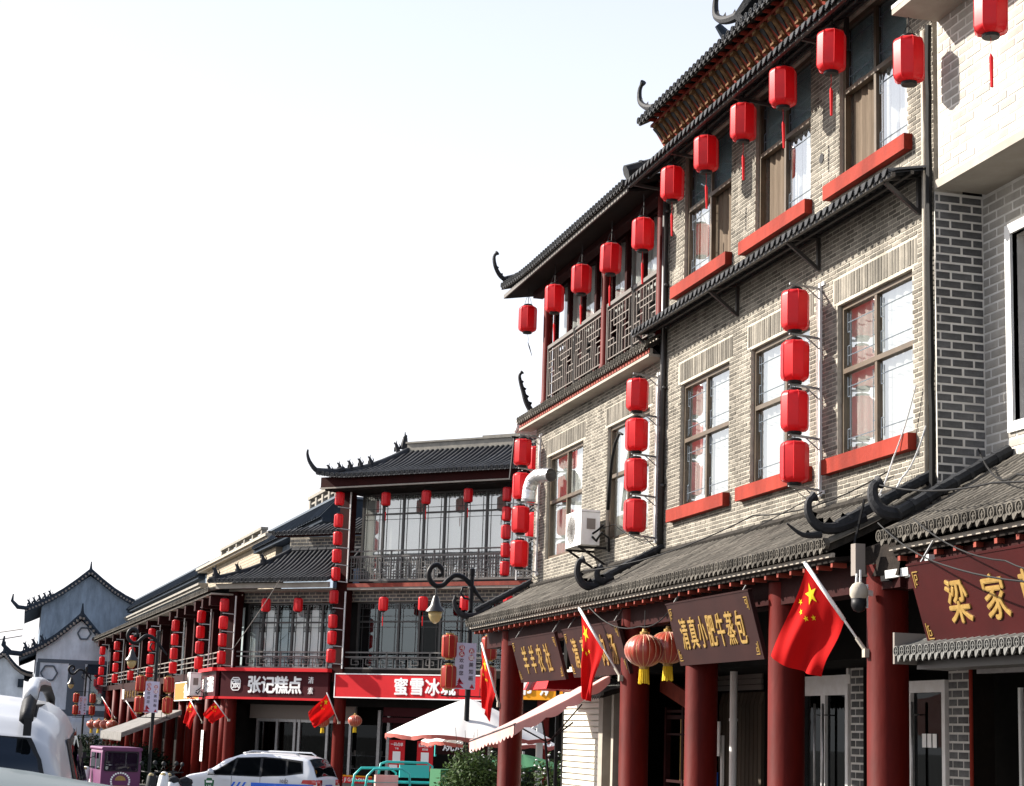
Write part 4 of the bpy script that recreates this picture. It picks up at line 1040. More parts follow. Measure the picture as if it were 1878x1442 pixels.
# ================================================================== gabled houses closing the street
def rake(mb, p0, p1, w, h, depth):
    p0 = Vector(p0); p1 = Vector(p1); up = Vector((0, 0, h))
    mb.hexa([p0, p1, p1 + Vector((0, -depth, 0)), p0 + Vector((0, -depth, 0)), p0 + up, p1 + up, p1 + up + Vector((0, -depth, 0)), p0 + up + Vector((0, -depth, 0))])
def gable_house(name, label, loc, rz, sL, sR, zL, zR, sP, zP, mat, ov=1.0, depth=16, beasts=5, th=.35, sidelow=G):
    """s grows to the left; sL > sR"""
    R = thing(name, label, 'house', loc, rz)
    MB().prism([(sR, 0, sidelow), (sL, 0, sidelow), (sL, 0, zL), (sP, 0, zP), (sR, 0, zR)], (0, -depth, 0)).build('wall', MT[mat], R)
    rf = MB(); dL = (zP - zL) / (sL - sP); dR = (zP - zR) / (sP - sR)
    L1 = (sL + ov, .35, zL - dL * ov + .35); R1 = (sR - ov, .35, zR - dR * ov + .35); P = (sP, .35, zP + .1)
    q = [Vector(L1).lerp(Vector(P), t) + Vector((0, 0, -.28 * math.sin(PI * t) * 1.2)) for t in (0, .2, .4, .6, .8, 1)]
    for a, b in zip(q[:-1], q[1:]): rake(rf, a, b, .3, th, depth + .4)
    q2 = [Vector(R1).lerp(Vector(P), t) + Vector((0, 0, -.28 * math.sin(PI * t) * 1.2)) for t in (0, .2, .4, .6, .8, 1)]
    for a, b in zip(q2[:-1], q2[1:]): rake(rf, a, b, .3, th, depth + .4)
    roof = rf.build('roof', MT['tile_b'], R)
    te = MB()
    for qq in (q, q2):
        for a, b in zip(qq[:-1], qq[1:]):
            for k in range(4):
                p = a.lerp(b, (k + .5) / 4); te.lathe((p.x, .36, p.z + th * .45), [(.075, -.07), (.075, .07)], 6)
    te.build('tile_end', MT['rail_l'], roof, kind='stuff')
    rd = MB()
    for qq in (q, q2): rd.tube([p + Vector((0, -.1, th)) for p in qq], .13, 6)
    rd.tube([(sP, -.1, zP + th), (sP, -.1, zP + th + .3), (sP, -.1, zP + th + .75)], [.17, .1, .04], 6)
    rd.tube([(sP, 0, zP + th), (sP, -depth, zP + th)], .2, 6)
    rd.tube([q[0] + Vector((-.2, 0, th)), q[0] + Vector((.5, 0, th + .05)), q[0] + Vector((.95, 0, th + .5)), q[0] + Vector((.9, 0, th + 1.0))], [.16, .18, .13, .05], 6)
    for i in range(beasts): p = q[0].lerp(q[2], (i + .7) / beasts); beast(rd, (p.x, p.y - .1, p.z + th + .05), .55, (.9, 0))
    rd.build('ridge_ornament', MT['tile_b'], roof, 'auto')
    return R
BG = gable_house('grey_gable_house', 'tall grey rendered gable with swept tiled roof at the end of the street', (4.1, 140, 0), PI, 3.25, -3.35, 9.9, 10.3, -.1, 12.35, 'hazewall', ov=1.2)
BW = gable_house('white_gable_house', 'white gabled house with two hexagon ornaments and grey trim', (2.6, 112, 0), PI, 2.0, -3.6, 5.6, 4.6, -.45, 7.55, 'whitewall', ov=1.0, beasts=3, th=.28)
tr = MB(); o = .02
tr.box((-3.5, 0, 5.0), (1.9, .03, 5.22)); tr.box((1.75, 0, G), (1.95, .03, 5.0)); tr.box((.05 - .35, 0, 2.3), (.05 + .05, .03, 5.0)); tr.box((-3.5, 0, 1.95), (1.75, .03, 2.3)); tr.box((-.85, .0, 2.3), (-.70, .031, 5.0)); tr.box((-.7, 0, 2.3), (-.3, .03, 5.0))
tr.build('grey_trim', MT['greytrim'], BW)
for (s, z, r) in ((1.2, 4.4, .48), (-.65, 6.8, .38)):
    hx = MB(); n = 6
    for i in range(n):
        a0, a1 = 2 * PI * i / n, 2 * PI * (i + 1) / n
        hx.bar((s + r * math.cos(a0), .03, z + r * math.sin(a0)), (s + r * math.cos(a1), .03, z + r * math.sin(a1)), .09, .09)
    hx.build('hexagon_ornament', MT['greytrim'], BW)
wn = MB(); wn.box((-2.4, 0, 2.6), (-1.15, .05, 4.6)); wf = wn.build('window', MT['greytrim'], BW)
MB().box((-2.3, .05, 2.7), (-1.25, .06, 4.5)).build('pane', GL['tint'], wf)
wa = MB(); wa.hexa([(-2.7, 0, 4.6), (-.8, 0, 4.6), (-.7, .7, 4.4), (-2.8, .7, 4.4), (-2.5, 0, 5.0), (-1.0, 0, 5.0), (-.7, .7, 4.5), (-2.8, .7, 4.5)]); wa.build('window_hood', MT['tile_b'], BW)
MB().box((-3.6, 0, G), (1.9, 1.2, 1.6)).build('garden_wall', MT['whitewall'], BW)
BS = gable_house('small_white_house', 'low white house with grey tiled roof at the left edge of the street', (-1.5, 118, 0), PI, 1.6, -1.5, 4.3, 4.3, -.2, 5.4, 'whitewall', ov=.5, beasts=0, th=.22)
MB().box((-1.5, 0, 3.6), (-1.15, .5, 4.1)).build('side_eave', MT['tile_b'], BS)
bl = thing('blue_sheet_roof', 'small bright blue sheet roof between the white gable and the shop row', 'roof', (5.6, 118, 0), PI)
MB().hexa([(-1.6, 0, 6.1), (1.2, 0, 6.1), (1.2, .6, 5.9), (-1.6, .6, 5.9), (-1.6, -1, 6.5), (1.2, -1, 6.5), (1.2, -.4, 6.5), (-1.6, -.4, 6.5)]).build('roof_sheet', MT['pblue'], bl)
MB().box((-1.5, -.9, G), (1.1, 0, 6.1)).build('wall', MT['hazewall'], bl)
# ================================================================== lanterns
def lantern_proto(kind):
    body = dict(red='lan', post='lan_d')[kind]
    R = bpy.data.objects.new('hanging_lantern', None); R.empty_display_size = .2; COL.objects.link(R)
    pr = [(.075, -.235), (.125, -.225), (.152, -.20), (.160, -.165), (.160, .165), (.152, .20), (.125, .225), (.075, .235)]
    MB().lathe((0, 0, 0), pr, 8, .3).build('lantern_body', MT[body], R, 'auto')
    ribs = MB()
    for j in range(8):
        a = 2 * PI * j / 8 + .3; ribs.tube([(r * 1.004 * math.cos(a), r * 1.004 * math.sin(a), z) for r, z in pr], .0035, 4)
    ribs.build('lantern_rib', MT['redcord' if kind == 'red' else 'gold'], R)
    c = MT['black' if kind == 'red' else 'gold']
    cap = MB().lathe((0, 0, 0), [(.078, -.018), (.082, -.012), (.082, .012), (.07, .022)], 16).mesh('end_cap', c, 'auto')
    link_mesh('end_cap', cap, R, Matrix.Translation((0, 0, .245))); link_mesh('end_cap', cap, R, Matrix.Translation((0, 0, -.247)))
    return R
P_RED = lantern_proto('red'); P_POST = lantern_proto('post')
CORD = {}
def cord_mesh(ln):
    k = round(ln, 2)
    if k not in CORD:
        mb = MB(); mb.tube([(0, 0, .26), (.004, 0, .26 + k * .5), (0, 0, .26 + k)], .006, 5)
        if k > .15:
            mb.tube([(-.07, 0, .262), (-.03, .01, .262 + k * .35), (0, 0, .262 + k * .5)], .004, 4); mb.tube([(.07, 0, .262), (.04, -.01, .262 + k * .3), (0, 0, .262 + k * .5)], .004, 4)
        CORD[k] = mb.mesh('hanging_wire', MT['black'])
    return CORD[k]
ta = MB(); ta.tube([(0, 0, -.26), (.004, .0, -.36), (-.003, 0, -.44)], .0035, 4); ta.tube([(-.003, 0, -.42), (.004, 0, -.455), (.012, 0, -.74)], [.006, .02, .014], 7)
TASSEL = ta.mesh('tassel', MT['redcord'])
tb2 = MB(); tb2.tube([(0, 0, -.26), (.03, .0, -.36), (.02, 0, -.44)], .003, 4); tb2.tube([(.02, 0, -.42), (.05, 0, -.5), (.11, 0, -.66)], [.004, .012, .004], 5)
TASSEL_DARK = tb2.mesh('tassel', MT['black'])
used = set()
def lantern(pos, label, group, cord=0., tassel=False, proto=None, rz=None, tm=None):
    p = proto or P_RED
    if p.name not in used and p.get('label') is None: o = p; used.add(p.name)
    else:
        o = p.copy(); COL.objects.link(o)
        for ch in PARTS[p]: c = ch.copy(); COL.objects.link(c); c.parent = o
    o.location = pos; o.rotation_euler = (0, random.uniform(-.02, .02), random.uniform(0, .78) if rz is None else rz)
    setp(o, label, 'lantern', group)
    if cord: link_mesh('hanging_wire', cord_mesh(cord), o)
    if tassel: link_mesh('tassel', tm or TASSEL, o)
    return o
PARTS = {P_RED: list(P_RED.children), P_POST: list(P_POST.children)}
ORD = ['first', 'second', 'third', 'fourth', 'fifth', 'sixth', 'seventh', 'eighth']
LV4 = ['topmost', 'second-from-top', 'third-from-top', 'lowest']
g = 'red lanterns hanging under the main top eave'
for i, (x, y, z) in enumerate([(8.05, 22.66, 9.2), (8.05, 21.37, 9.23), (8.05, 20.09, 9.24), (8.05, 18.86, 9.27), (8.05, 17.52, 9.22)]):
    lantern((x, y, z), 'tasselled red lantern under the main top eave of the brick building, %s' % ['leftmost of the five', 'second from left', 'middle of the five', 'fourth from left', 'rightmost of the five'][i], g, .22, True, rz=.25)
lantern((8.15, 15.89, 8.54), 'red lantern hanging in front of the rightmost third-floor window from the corner eave', g, .22, False, rz=.3)
lantern((8.15, 14.26, 8.43), 'red tasselled lantern cut by the top right photo edge before the pale bay', g, .3, True, rz=.3)
g = 'red lanterns hanging under the left wing eave'
for i, (y, z) in enumerate([(30.55, 9.0), (28.73, 8.96), (27.18, 8.93), (25.65, 8.89), (24.14, 8.88)]):
    lantern((8.14 if i else 8.17, y, z), ['lone red lantern dangling free in the sky at the wing eave corner', 'red lantern over the outermost balcony column of the left wing', 'red lantern before the middle of the outer balcony bay', 'red lantern before the inner balcony column of the left wing', 'red lantern at the brick end of the balcony, nearest the drainpipe'][i], g, .34, True, rz=.2, tm=TASSEL_DARK if i == 0 else None)
# chains on wall brackets
def chain_bracket(name, label, loc, rz, zs, arm=.33, post=True):
    t = thing(name, label, 'lantern bracket', loc, rz, 'lantern chain brackets')
    mb = MB(); mb.box((-.02, 0, zs[-1] - .08), (.02, .035, zs[0] + .06)); mb.box((-.10, -.0, zs[0] + .02), (.06, .02, zs[0] + .06)); mb.box((-.10, -.0, zs[-1] - .06), (.06, .02, zs[-1] - .02))
    mb.build('bracket_post', MT['white'], t)
    for z in zs:
        a = MB(); a.bar((0, .02, z - .01), (0, arm + .07, z + .02), .025); a.bar((.0, .02, z - .14), (0, arm * .6, z), .012); a.tube([(.02, .05, z - .02), (.06, arm * .5, z - .1), (.0, arm, z - .02)], .006, 4)
        a.build('bracket_arm', MT['steel'], t)
    w = MB(); w.tube([(.03 + random.uniform(-.02, .03), .04, zs[0] - (zs[0] - zs[-1]) * i / 14) for i in range(15)], .009, 4); w.build('wire', MT['white'], t)
    return t
def chain(bld, s, o, zs, where, group, big=True):
    Mx = wmat(bld)
    for i, z in enumerate(zs):
        nm = LV4[i] if len(zs) == 4 else ('topmost', 'second-from-top', 'middle', 'fourth-from-top', 'lowest')[i]
        lantern(Mx @ Vector((s, o, z)), '%s red lantern of the chain %s' % (nm, where), group, .05)
for (y, nm, cen) in ((18.75, 'between the two nearest second-floor windows', (6.57, 5.98, 5.40, 4.82)), (24.33, 'beside the drainpipe mid-facade', (6.55, 5.97, 5.39, 4.81)), (30.6, 'at the brick building far corner', (6.60, 6.00, 5.41, 4.81))):
    zs = [cen[0] + .29] + [(a + b) / 2 for a, b in zip(cen[:-1], cen[1:])] + [cen[-1] - .29]
    chain_bracket('lantern_bracket', 'white steel arm rack for the lantern chain %s' % nm, (8.5, y, 0), PI / 2, zs)
    chain(B1, y, .33, cen, nm, 'red lanterns in chains on the brick facade')
chain_bracket('lantern_bracket', 'white steel arm rack round the far end wall of the brick building', (8.62, 30.9, 0), 0, [6.9, 6.3, 5.7, 5.1], arm=.35)
for i, z in enumerate((6.6, 6.0, 5.4)): lantern((8.62, 31.27, z), '%s red lantern peeping from behind the far corner of the brick building' % ('topmost', 'middle', 'lowest')[i], 'red lanterns in chains on the brick facade', .05)
# angled corner building
M3 = wmat(B3); M4 = wmat(B4)
for i, s in enumerate((-2.13, -3.79, -5.48)):
    lantern(M3 @ Vector((s, .5, 9.52)), 'small red lantern under the third-floor eave of the corner building, %s of three' % ('left', 'middle', 'right')[i], 'lanterns hanging on the corner building', .3, True)
for i, s in enumerate((-2.22, -3.84, -5.49, -7.17)):
    lantern(M3 @ Vector((s, .5, 5.93)), 'small red lantern at second-floor window head above the red drinks sign, %s of four' % ('leftmost', 'second', 'third', 'rightmost')[i], 'lanterns hanging on the corner building', .3, i in (0, 1))
for i, s in enumerate((2.85, 1.42)):
    lantern(M3 @ Vector((s, .5, 5.93)), 'small red lantern at window head above the pastry sign, %s one' % ('left', 'right')[i], 'lanterns hanging on the corner building', .3)
chain(B3, -.15, .5, (9.61, 8.84, 8.22, 7.61, 6.98), 'down the upper left post of the corner building', 'lantern chains on the corner building')
chain(B3, -.12, .5, (6.19, 5.35, 4.79, 4.17), 'on the post between pastry and drinks signs', 'lantern chains on the corner building')
chain(B3, -7.0, .5, (9.5, 8.85, 8.25, 7.65, 7.05), 'at the right end of the corner building balcony', 'lantern chains on the corner building')
chain(B3, 4.75, .5, (5.95, 5.32, 4.7, 4.08), 'at the outer post left of the pastry sign', 'lantern chains on the corner building')
def chain_rack(bld, s, z0, z1, zs, label):
    t = thing('lantern_bracket', label, 'lantern bracket', wmat(bld) @ Vector((s - .25, .16, 0)), bld.rotation_euler[2], 'lantern chain brackets')
    mb = MB(); mb.box((-.02, 0, z0), (.02, .04, z1)); mb.build('bracket_post', MT['white'], t)
    a = MB()
    for z in zs: a.bar((0, .02, z), (.25, .4, z + .02), .03)
    a.build('bracket_arm', MT['steel'], t)
chain_rack(B3, -.15, 6.7, 9.9, (9.3, 8.55, 7.9, 7.3, 6.72), 'white rod rack on the upper left post of the corner building')
chain_rack(B3, -.12, 3.75, 6.4, (5.8, 5.07, 4.5, 3.9), 'white rod rack on the post between pastry and drinks signs')
chain_rack(B3, 4.75, 3.75, 6.3, (5.64, 5.0, 4.4, 3.8), 'white rod rack on the outer post of the pastry shop')
chain_rack(B3, -7.0, 6.7, 9.8, (9.2, 8.55, 7.95, 7.35), 'white rod rack at the right end of the balcony')
for i, s in enumerate((3.5, 10.8, 18.9, 26.8, 34.4, 42.4, 50.3)):
    w = '%s down the long shop row' % ('nearest', 'second', 'third', 'fourth', 'fifth', 'sixth', 'farthest')[i]
    chain(B4, s, .5, (5.72, 5.14, 4.56, 3.98), w, 'lantern chains along the shop row')
    chain_rack(B4, s, 3.72, 6.3, (6.05, 5.43, 4.85, 4.27, 3.7), 'white rod rack of the lantern chain %s' % w)
# round silk lanterns
def globe_proto():
    R = bpy.data.objects.new('round_lantern', None); R.empty_display_size = .2; COL.objects.link(R)
    n = 18; pr = []
    for i in range(13):
        a = -1.35 + 2.7 * i / 12; pr.append((.255 * math.cos(a), .205 * math.sin(a)))
    mb = MB(); vs = []; fs = []; N = n * 4
    for (r, z) in pr:
        for j in range(N):
            k = abs(math.sin(PI * j / 4)); vs.append(((r * (.965 + .035 * k)) * math.cos(2*PI*j/N), (r * (.965 + .035 * k)) * math.sin(2*PI*j/N), z))
    for i in range(len(pr) - 1):
        for j in range(N): fs.append((i*N+j, i*N+(j+1) % N, (i+1)*N+(j+1) % N, (i+1)*N+j))
    mb.add(vs, fs); mb.build('silk_globe', MT['silk'], R, True)
    rb = MB()
    for j in range(n): a = 2*PI*j/n; rb.tube([(r * .972 * math.cos(a), r * .972 * math.sin(a), z) for r, z in pr], .0035, 4)
    rb.build('gold_rib', MT['goldrib'], R)
    cp = MB().lathe((0, 0, .20), [(.06, 0), (.06, .03), (.035, .04), (.03, .07)], 12).mesh('end_cap', MT['gold'], 'auto'); link_mesh('end_cap', cp, R)
    c2 = MB().lathe((0, 0, -.235), [(.055, 0), (.065, .03), (.06, .045)], 12).mesh('end_cap', MT['gold'], 'auto'); link_mesh('end_cap', c2, R)
    ts = MB()
    for j in range(14): a = 2*PI*j/14; ts.tube([(.05 * math.cos(a), .05 * math.sin(a), -.235), (.062 * math.cos(a), .062 * math.sin(a), -.41 + random.uniform(-.012, .012))], .011, 5)
    ts.build('tassel', MT['yellow'], R)
    MB().tube([(0, 0, .26), (0, 0, .5)], .006, 5).build('hanging_wire', MT['black'], R)
    return R
PG = globe_proto(); first = True
for (p, lb, sc) in (((7.5, 21.85, 2.80), 'round orange-red silk lantern hanging left of the plum steamed bun plaque', 1.), ((7.84, 21.92, 2.853), 'round silk lantern half hidden behind the plum steamed bun plaque', 1.),
    (M3 @ Vector((-1.34, .6, 2.0)), 'faded round lantern with yellow tassel under the left end of the drinks sign', .95), (M3 @ Vector((.2, .35, 1.95)), 'round lantern behind the flag at the pastry shop column', .95),
    (M4 @ Vector((27.0, 1.2, 1.55)), 'round lantern far down the shop row, nearest of four in a line', 1.15), (M4 @ Vector((30.4, 1.2, 1.55)), 'round lantern far down the shop row, second of four in a line', 1.15), (M4 @ Vector((34.0, 1.2, 1.55)), 'round lantern far down the shop row, third of four in a line', 1.15), (M4 @ Vector((38.0, 1.2, 1.52)), 'round lantern far down the shop row, farthest of four in a line', 1.15)):
    if first: o = PG; first = False; gp = list(PG.children)
    else:
        o = PG.copy(); COL.objects.link(o)
        for ch in gp: c = ch.copy(); COL.objects.link(c); c.parent = o
    o.location = p; o.scale = (sc,) * 3; o.rotation_euler = (0, 0, random.uniform(0, 1)); setp(o, lb, 'lantern', 'round silk lanterns')

# ================================================================== flags
def star_pts(cx, cy, r, rot=0.):
    p = []
    for k in range(10):
        a = rot + PI / 2 + k * PI / 5; q = r if k % 2 == 0 else r * .382
        p.append((cx + q * math.cos(a), cy + q * math.sin(a)))
    return p
def flag(label, base, tip, hoist, fly, hgt, wav=.05, narrow=1., phase=0., stars=True, short=0.):
    """base, tip: pole ends; hoist: length of cloth along the pole from the tip; fly: vector the free edge hangs by"""
    base = Vector(base); tip = Vector(tip); ax = (base - tip).normalized(); fly = Vector(fly)
    R = thing('national_flag', label, 'flag', base, 0, 'red flags on short poles')
    T = tip - base
    pl = MB(); pl.tube([(0, 0, 0), T], .012, 8); pl.tube([T - ax * -.0, T + ax * -.02], .017, 8); pl.build('flagpole', MT['white'], R, True)
    so = MB(); so.tube([(0, 0, 0), -ax * .16], .02, 8); so.box((-.03, -.03, -.05), (.06, .03, .03)); so.build('pole_socket', MT['render'], R, 'auto')
    nrm = ax.cross(fly).normalized()
    def P(u, v):
        sag = 1 - (1 - narrow) * u
        q = T + ax * (hoist * (.02 + .98 * (v * sag + (1 - sag) * .35))) + fly * u * (1 - short * v) * (1 + .06 * math.sin(3 * v + phase))
        w = wav * (u ** .8) * (math.sin(9.5 * v + 2.2 * u + phase) + .45 * math.sin(17 * v - 3 * u + phase * 2))
        return q + nrm * w + ax * .02 * math.sin(5 * u + phase)
    MB().grid(lambda u, v: P(u, v), 24, 28).build('flag_cloth', MT['flag'], R, True)
    sl = MB(); sl.tube([T + ax * hoist * t + nrm * 0 for t in (0, .5, 1)], .020, 8); sl.build('flag_sleeve', MT['whiteg'], R, True)
    if stars:
        st = MB()
        for (cx, cy, r, ro) in ((5, 5, 3, 0), (10, 2, 1, .3), (12, 4, 1, .1), (12, 7, 1, 0), (10, 9, 1, -.2)):
            pts = star_pts(cx, cy, r, ro)
            for sg in (1, -1):
                vs = []
                def E_(x, y):
                    u, v = x / 30, y / 20; e = 1e-3
                    n_ = (P(u + e, v) - P(u - e, v)).cross(P(u, v + e) - P(u, v - e)).normalized()
                    return P(u, v) + n_ * .004 * sg
                vs = [E_(cx, cy)] + [E_(*q) for q in pts] + [E_((q[0] + cx) / 2, (q[1] + cy) / 2) for q in pts]
                fs = []
                for k in range(10):
                    k2 = (k + 1) % 10; fs += [(0, 11 + k, 11 + k2), (11 + k, 1 + k, 1 + k2, 11 + k2)]
                st.add(vs, fs)
        st.build('flag_stars', MT['star'], R)
    return R
flag('large red flag with yellow stars on the nearest arcade column', (7.64, 15.84, 2.58), (7.20, 16.25, 3.42), .66, (-.20, .34, -.86), .6, .05, 1.02, .4, True, .36)
flag('folded red flag on the arcade column left of the round silk lantern', (7.64, 23.2, 2.5), (7.25, 23.87, 3.42), .70, (.02, .10, -.98), .6, .05, .36, 1.3)
flag('limp red flag on the farthest arcade column beside the street banner', (7.64, 29.62, 2.2), (7.42, 30.05, 3.2), .90, (.0, .05, -.80), .6, .04, .45, 2.1)
q = lambda b, s, o, z: wmat(b) @ Vector((s, o, z))
flag('red flag on the column between the pastry and drinks shops', q(B3, -.4, .25, 1.93), q(B3, -.22, .75, 2.90), .75, q(B3, .62, .2, -.62) - q(B3, 0, 0, 0), .6, .06, .8, .2)
flag('small red flag at the corner column left of the pastry sign', q(B3, 4.45, .25, 1.9), q(B3, 4.85, .6, 2.55), .62, q(B3, .42, .1, -.42) - q(B3, 0, 0, 0), .6, .05, .8, 1.2)
flag('small red flag below the orange sign on the shop row', q(B4, 2.6, .35, 1.8), q(B4, 3.4, .75, 2.62), .7, q(B4, .4, .15, -.75) - q(B4, 0, 0, 0), .6, .05, .7, 2.2)
flag('far red flag on the shop row near the white fringed awning', q(B4, 22.6, .3, 1.7), q(B4, 23.2, 1.0, 2.7), .9, q(B4, .5, -.4, -.75) - q(B4, 0, 0, 0), .6, .06, .8, .7, False)
flag('farthest red flag on the shop row above the round lanterns', q(B4, 34.6, .3, 1.9), q(B4, 36.5, .9, 3.0), 1.1, q(B4, -1.0, -.2, -.75) - q(B4, 0, 0, 0), .6, .06, .8, 1.7, False)
# ================================================================== signs
def plaque(name, label, s0, s1, xt, zt, xb, zb, mat, chars, size, fret=True, sx=1., xs=None, shear=0., dzs=None):
    """wooden name board hung tilted under the arcade eave; s along the street, xt/xb the street-side depth of top and bottom edges"""
    R = thing(name, label, 'sign', (8.5, 0, 0), PI / 2, 'lacquered name boards along the arcade')
    top = Vector((0, 8.5 - xt, zt)); bot = Vector((0, 8.5 - xb, zb)); up = (top - bot).normalized(); nr = Vector((-1, 0, 0)).cross(up).normalized()
    H = (top - bot).length
    def pt(s, h, d=0.): v = bot + up * h + nr * d; return Vector((s, v.y, v.z))
    mb = MB(); mb.hexa([pt(s0, 0, -.05), pt(s1, 0, -.05), pt(s1, 0, 0), pt(s0, 0, 0), pt(s0, H, -.05), pt(s1, H, -.05), pt(s1, H, 0), pt(s0, H, 0)])
    mb.build('board', MT[mat], R)
    fr = MB(); w = .018
    fr.hexa([pt(s0 - w, H, -.055), pt(s1 + w, H, -.055), pt(s1 + w, H, .006), pt(s0 - w, H, .006), pt(s0 - w, H + w, -.055), pt(s1 + w, H + w, -.055), pt(s1 + w, H + w, .006), pt(s0 - w, H + w, .006)])
    fr.build('board_edge', MT[mat], R)
    tx = MB()
    for c, x in zip(chars, xs):
        o = pt(x, H * .5 + (dzs or 0), .004)
        Mx = Matrix.Translation(o) @ basis(Vector((-1, 0, 0)), up, nr).to_4x4()
        put_text(tx, c, Mx, size, .018 if len(chars) < 4 else .0115, .02, shear, sx)
    tx.build('lettering', MT['gold'], R)
    if fret:
        t = .009
        for (cs, fx) in ((s0 + .06, 1), (s1 - .06, -1)):
            for (ch, fh) in ((.06, 1), (H - .06, -1)):
                cf = MB()
                for a, b in (((0, 0), (.14, 0)), ((0, 0), (0, .2)), ((.04, .04), (.1, .04)), ((.04, .04), (.04, .16)), ((.1, .04), (.1, .09)), ((.04, .1), (.1, .1)), ((.04, .16), (.07, .16))):
                    cf.bar(pt(cs + fx * a[0] * .7, ch + fh * a[1] * .7, .004), pt(cs + fx * b[0] * .7, ch + fh * b[1] * .7, .004), t, .008, nr)
                cf.build('corner_fret', MT['gold'], R)
    hg = MB()
    for s in (s0 + .2, s1 - .2): hg.bar(pt(s, H, -.02), (s, pt(s, H).y - .15, zt + .22), .015)
    hg.build('hanger', MT['steel'], R)
    return R
def spread(s1, s0, n, pad): return [s1 - pad - (s1 - s0 - 2 * pad) * i / (n - 1) for i in range(n)]
plaque('name_plaque', 'plum name board reading 清真小肥牛蒸包 in gold between two red columns', 18.33, 20.93, 7.45, 3.31, 7.65, 2.59, 'plaque', '清真小肥牛蒸包', .40, sx=.62, xs=spread(20.93, 18.33, 7, .42), shear=0)
plaque('name_plaque', 'brown name board with four gold characters nearest the far end of the arcade', 25.95, 28.45, 7.5, 3.2, 7.7, 2.53, 'plaque', '羊羊农社', .46, sx=.62, xs=spread(28.45, 25.95, 4, .62))
plaque('name_plaque', 'brown name board with gold writing behind the folded red flag', 23.05, 25.6, 7.52, 3.22, 7.72, 2.55, 'plaque', '清真羊肉汤', .46, sx=.55, xs=spread(25.6, 23.05, 5, .42))
plaque('name_plaque', 'wine red name board beginning 梁家 in large gold characters at the right edge', 11.0, 14.72, 7.5, 3.29, 7.70, 2.60, 'plaque2', '梁家韩', .40, sx=.95, xs=[13.98, 13.36, 12.76])
def board(b, name, label, s0, s1, z0, z1, o, mat, th=.12, border=None):
    R = thing(name, label, 'sign', wmat(b) @ Vector(((s0 + s1) / 2, o, z0)), b.rotation_euler[2])
    w = (s1 - s0) / 2
    MB().box((-w, -th, 0), (w, 0, z1 - z0)).build('board', MT[mat], R)
    if border:
        bd = MB(); t = .035; h = z1 - z0
        bd.box((-w - t, -th, -t), (w + t, .01, 0)); bd.box((-w - t, -th, h), (w + t, .01, h + t)); bd.box((-w - t, -th, 0), (-w, .01, h)); bd.box((w, -th, 0), (w + t, .01, h)); bd.build('sign_border', MT[border], R)
    return R, (s0 + s1) / 2
R, c = board(B3, 'shop_sign', 'bright red drinks shop sign reading 蜜雪冰城 in white', -6.15, -.18, 2.80, 3.56, .26, 'signred', border='letter')
mb = MB()
for ch, s in zip('蜜雪冰城', (-2.94, -3.58, -4.21, -4.84)): put_text(mb, ch, facing(s - c, .01, .38), .60, .026, .03)
mb.build('lettering', MT['letter'], R)
R, c = board(B3, 'shop_sign', 'maroon pastry shop sign reading 张记糕点 in white with red lips', .12, 4.9, 2.72, 3.62, .26, 'signmar')
mb = MB()
for ch, s in zip('张记糕点', (3.34, 2.74, 2.15, 1.55)): put_text(mb, ch, facing(s - c, .01, .44), .63, .026, .03)
put_text(mb, '清', facing(.86 - c, .01, .62), .25, .01); put_text(mb, '素', facing(.86 - c, .01, .26), .25, .01); put_text(mb, '張', facing(4.2 - c, .012, .46), .36, .015)
e = 4.2 - c
for a, b in (((-.2, .12), (-.12, .2)), ((.2, .12), (.12, .2)), ((-.2, -.12), (-.12, -.2)), ((.2, -.12), (.12, -.2)), ((-.12, .2), (.12, .2)), ((-.12, -.2), (.12, -.2)), ((-.2, -.12), (-.2, .12)), ((.2, -.12), (.2, .12))):
    mb.bar((e + a[0], .01, .45 + a[1] * 1.1), (e + b[0], .01, .45 + b[1] * 1.1), .03, .03)
mb.build('lettering', MT['letter'], R)
lp = MB(); lp.box((-2.45, -.2, .90), (2.45, .16, 1.02)); lp.box((-2.42, -.12, -.08), (2.42, .05, 0)); lp.build('red_lip', MT['signred'], R)
R, c = board(B4, 'shop_sign', 'side face of the maroon pastry sign turned to the street, smaller 张记糕点', .05, 3.4, 2.72, 3.62, .34, 'signmar')
mb = MB()
for ch, s in zip('张记糕点', (2.35, 1.75, 1.2, .65)): put_text(mb, ch, facing(s - c, .01, .44), .6, .026, .03)
put_text(mb, '張', facing(2.95 - c, .012, .46), .4, .015); mb.build('lettering', MT['letter'], R)
lp = MB(); lp.box((-1.72, -.2, .90), (1.72, .16, 1.02)); lp.box((-1.7, -.12, -.08), (1.7, .05, 0)); lp.build('red_lip', MT['signred'], R)
R, c = board(B4, 'shop_sign', 'orange shop sign with white lettering beside the hung air conditioner', 4.3, 11.2, 2.66, 3.34, .3, 'orange', border='letter')
mb = MB()
for ch, s in zip('鲁顺', (7.8, 6.3)): put_text(mb, ch, facing(s - c, .01, .34), .62, .02, .03, sx=2.0)
mb.build('lettering', MT['letter'], R)
R, c = board(B3, 'shop_sign', 'amber yellow shop sign glimpsed between the far arcade columns', -9.8, -6.9, 2.84, 3.6, .2, 'amber')
mb = MB(); put_text(mb, '吊', facing(-7.75 - c, .01, .42), .6, .024, .05); put_text(mb, '炉', facing(-8.6 - c, .01, .42), .6, .024, .05); mb.build('lettering', MT['letter'], R)
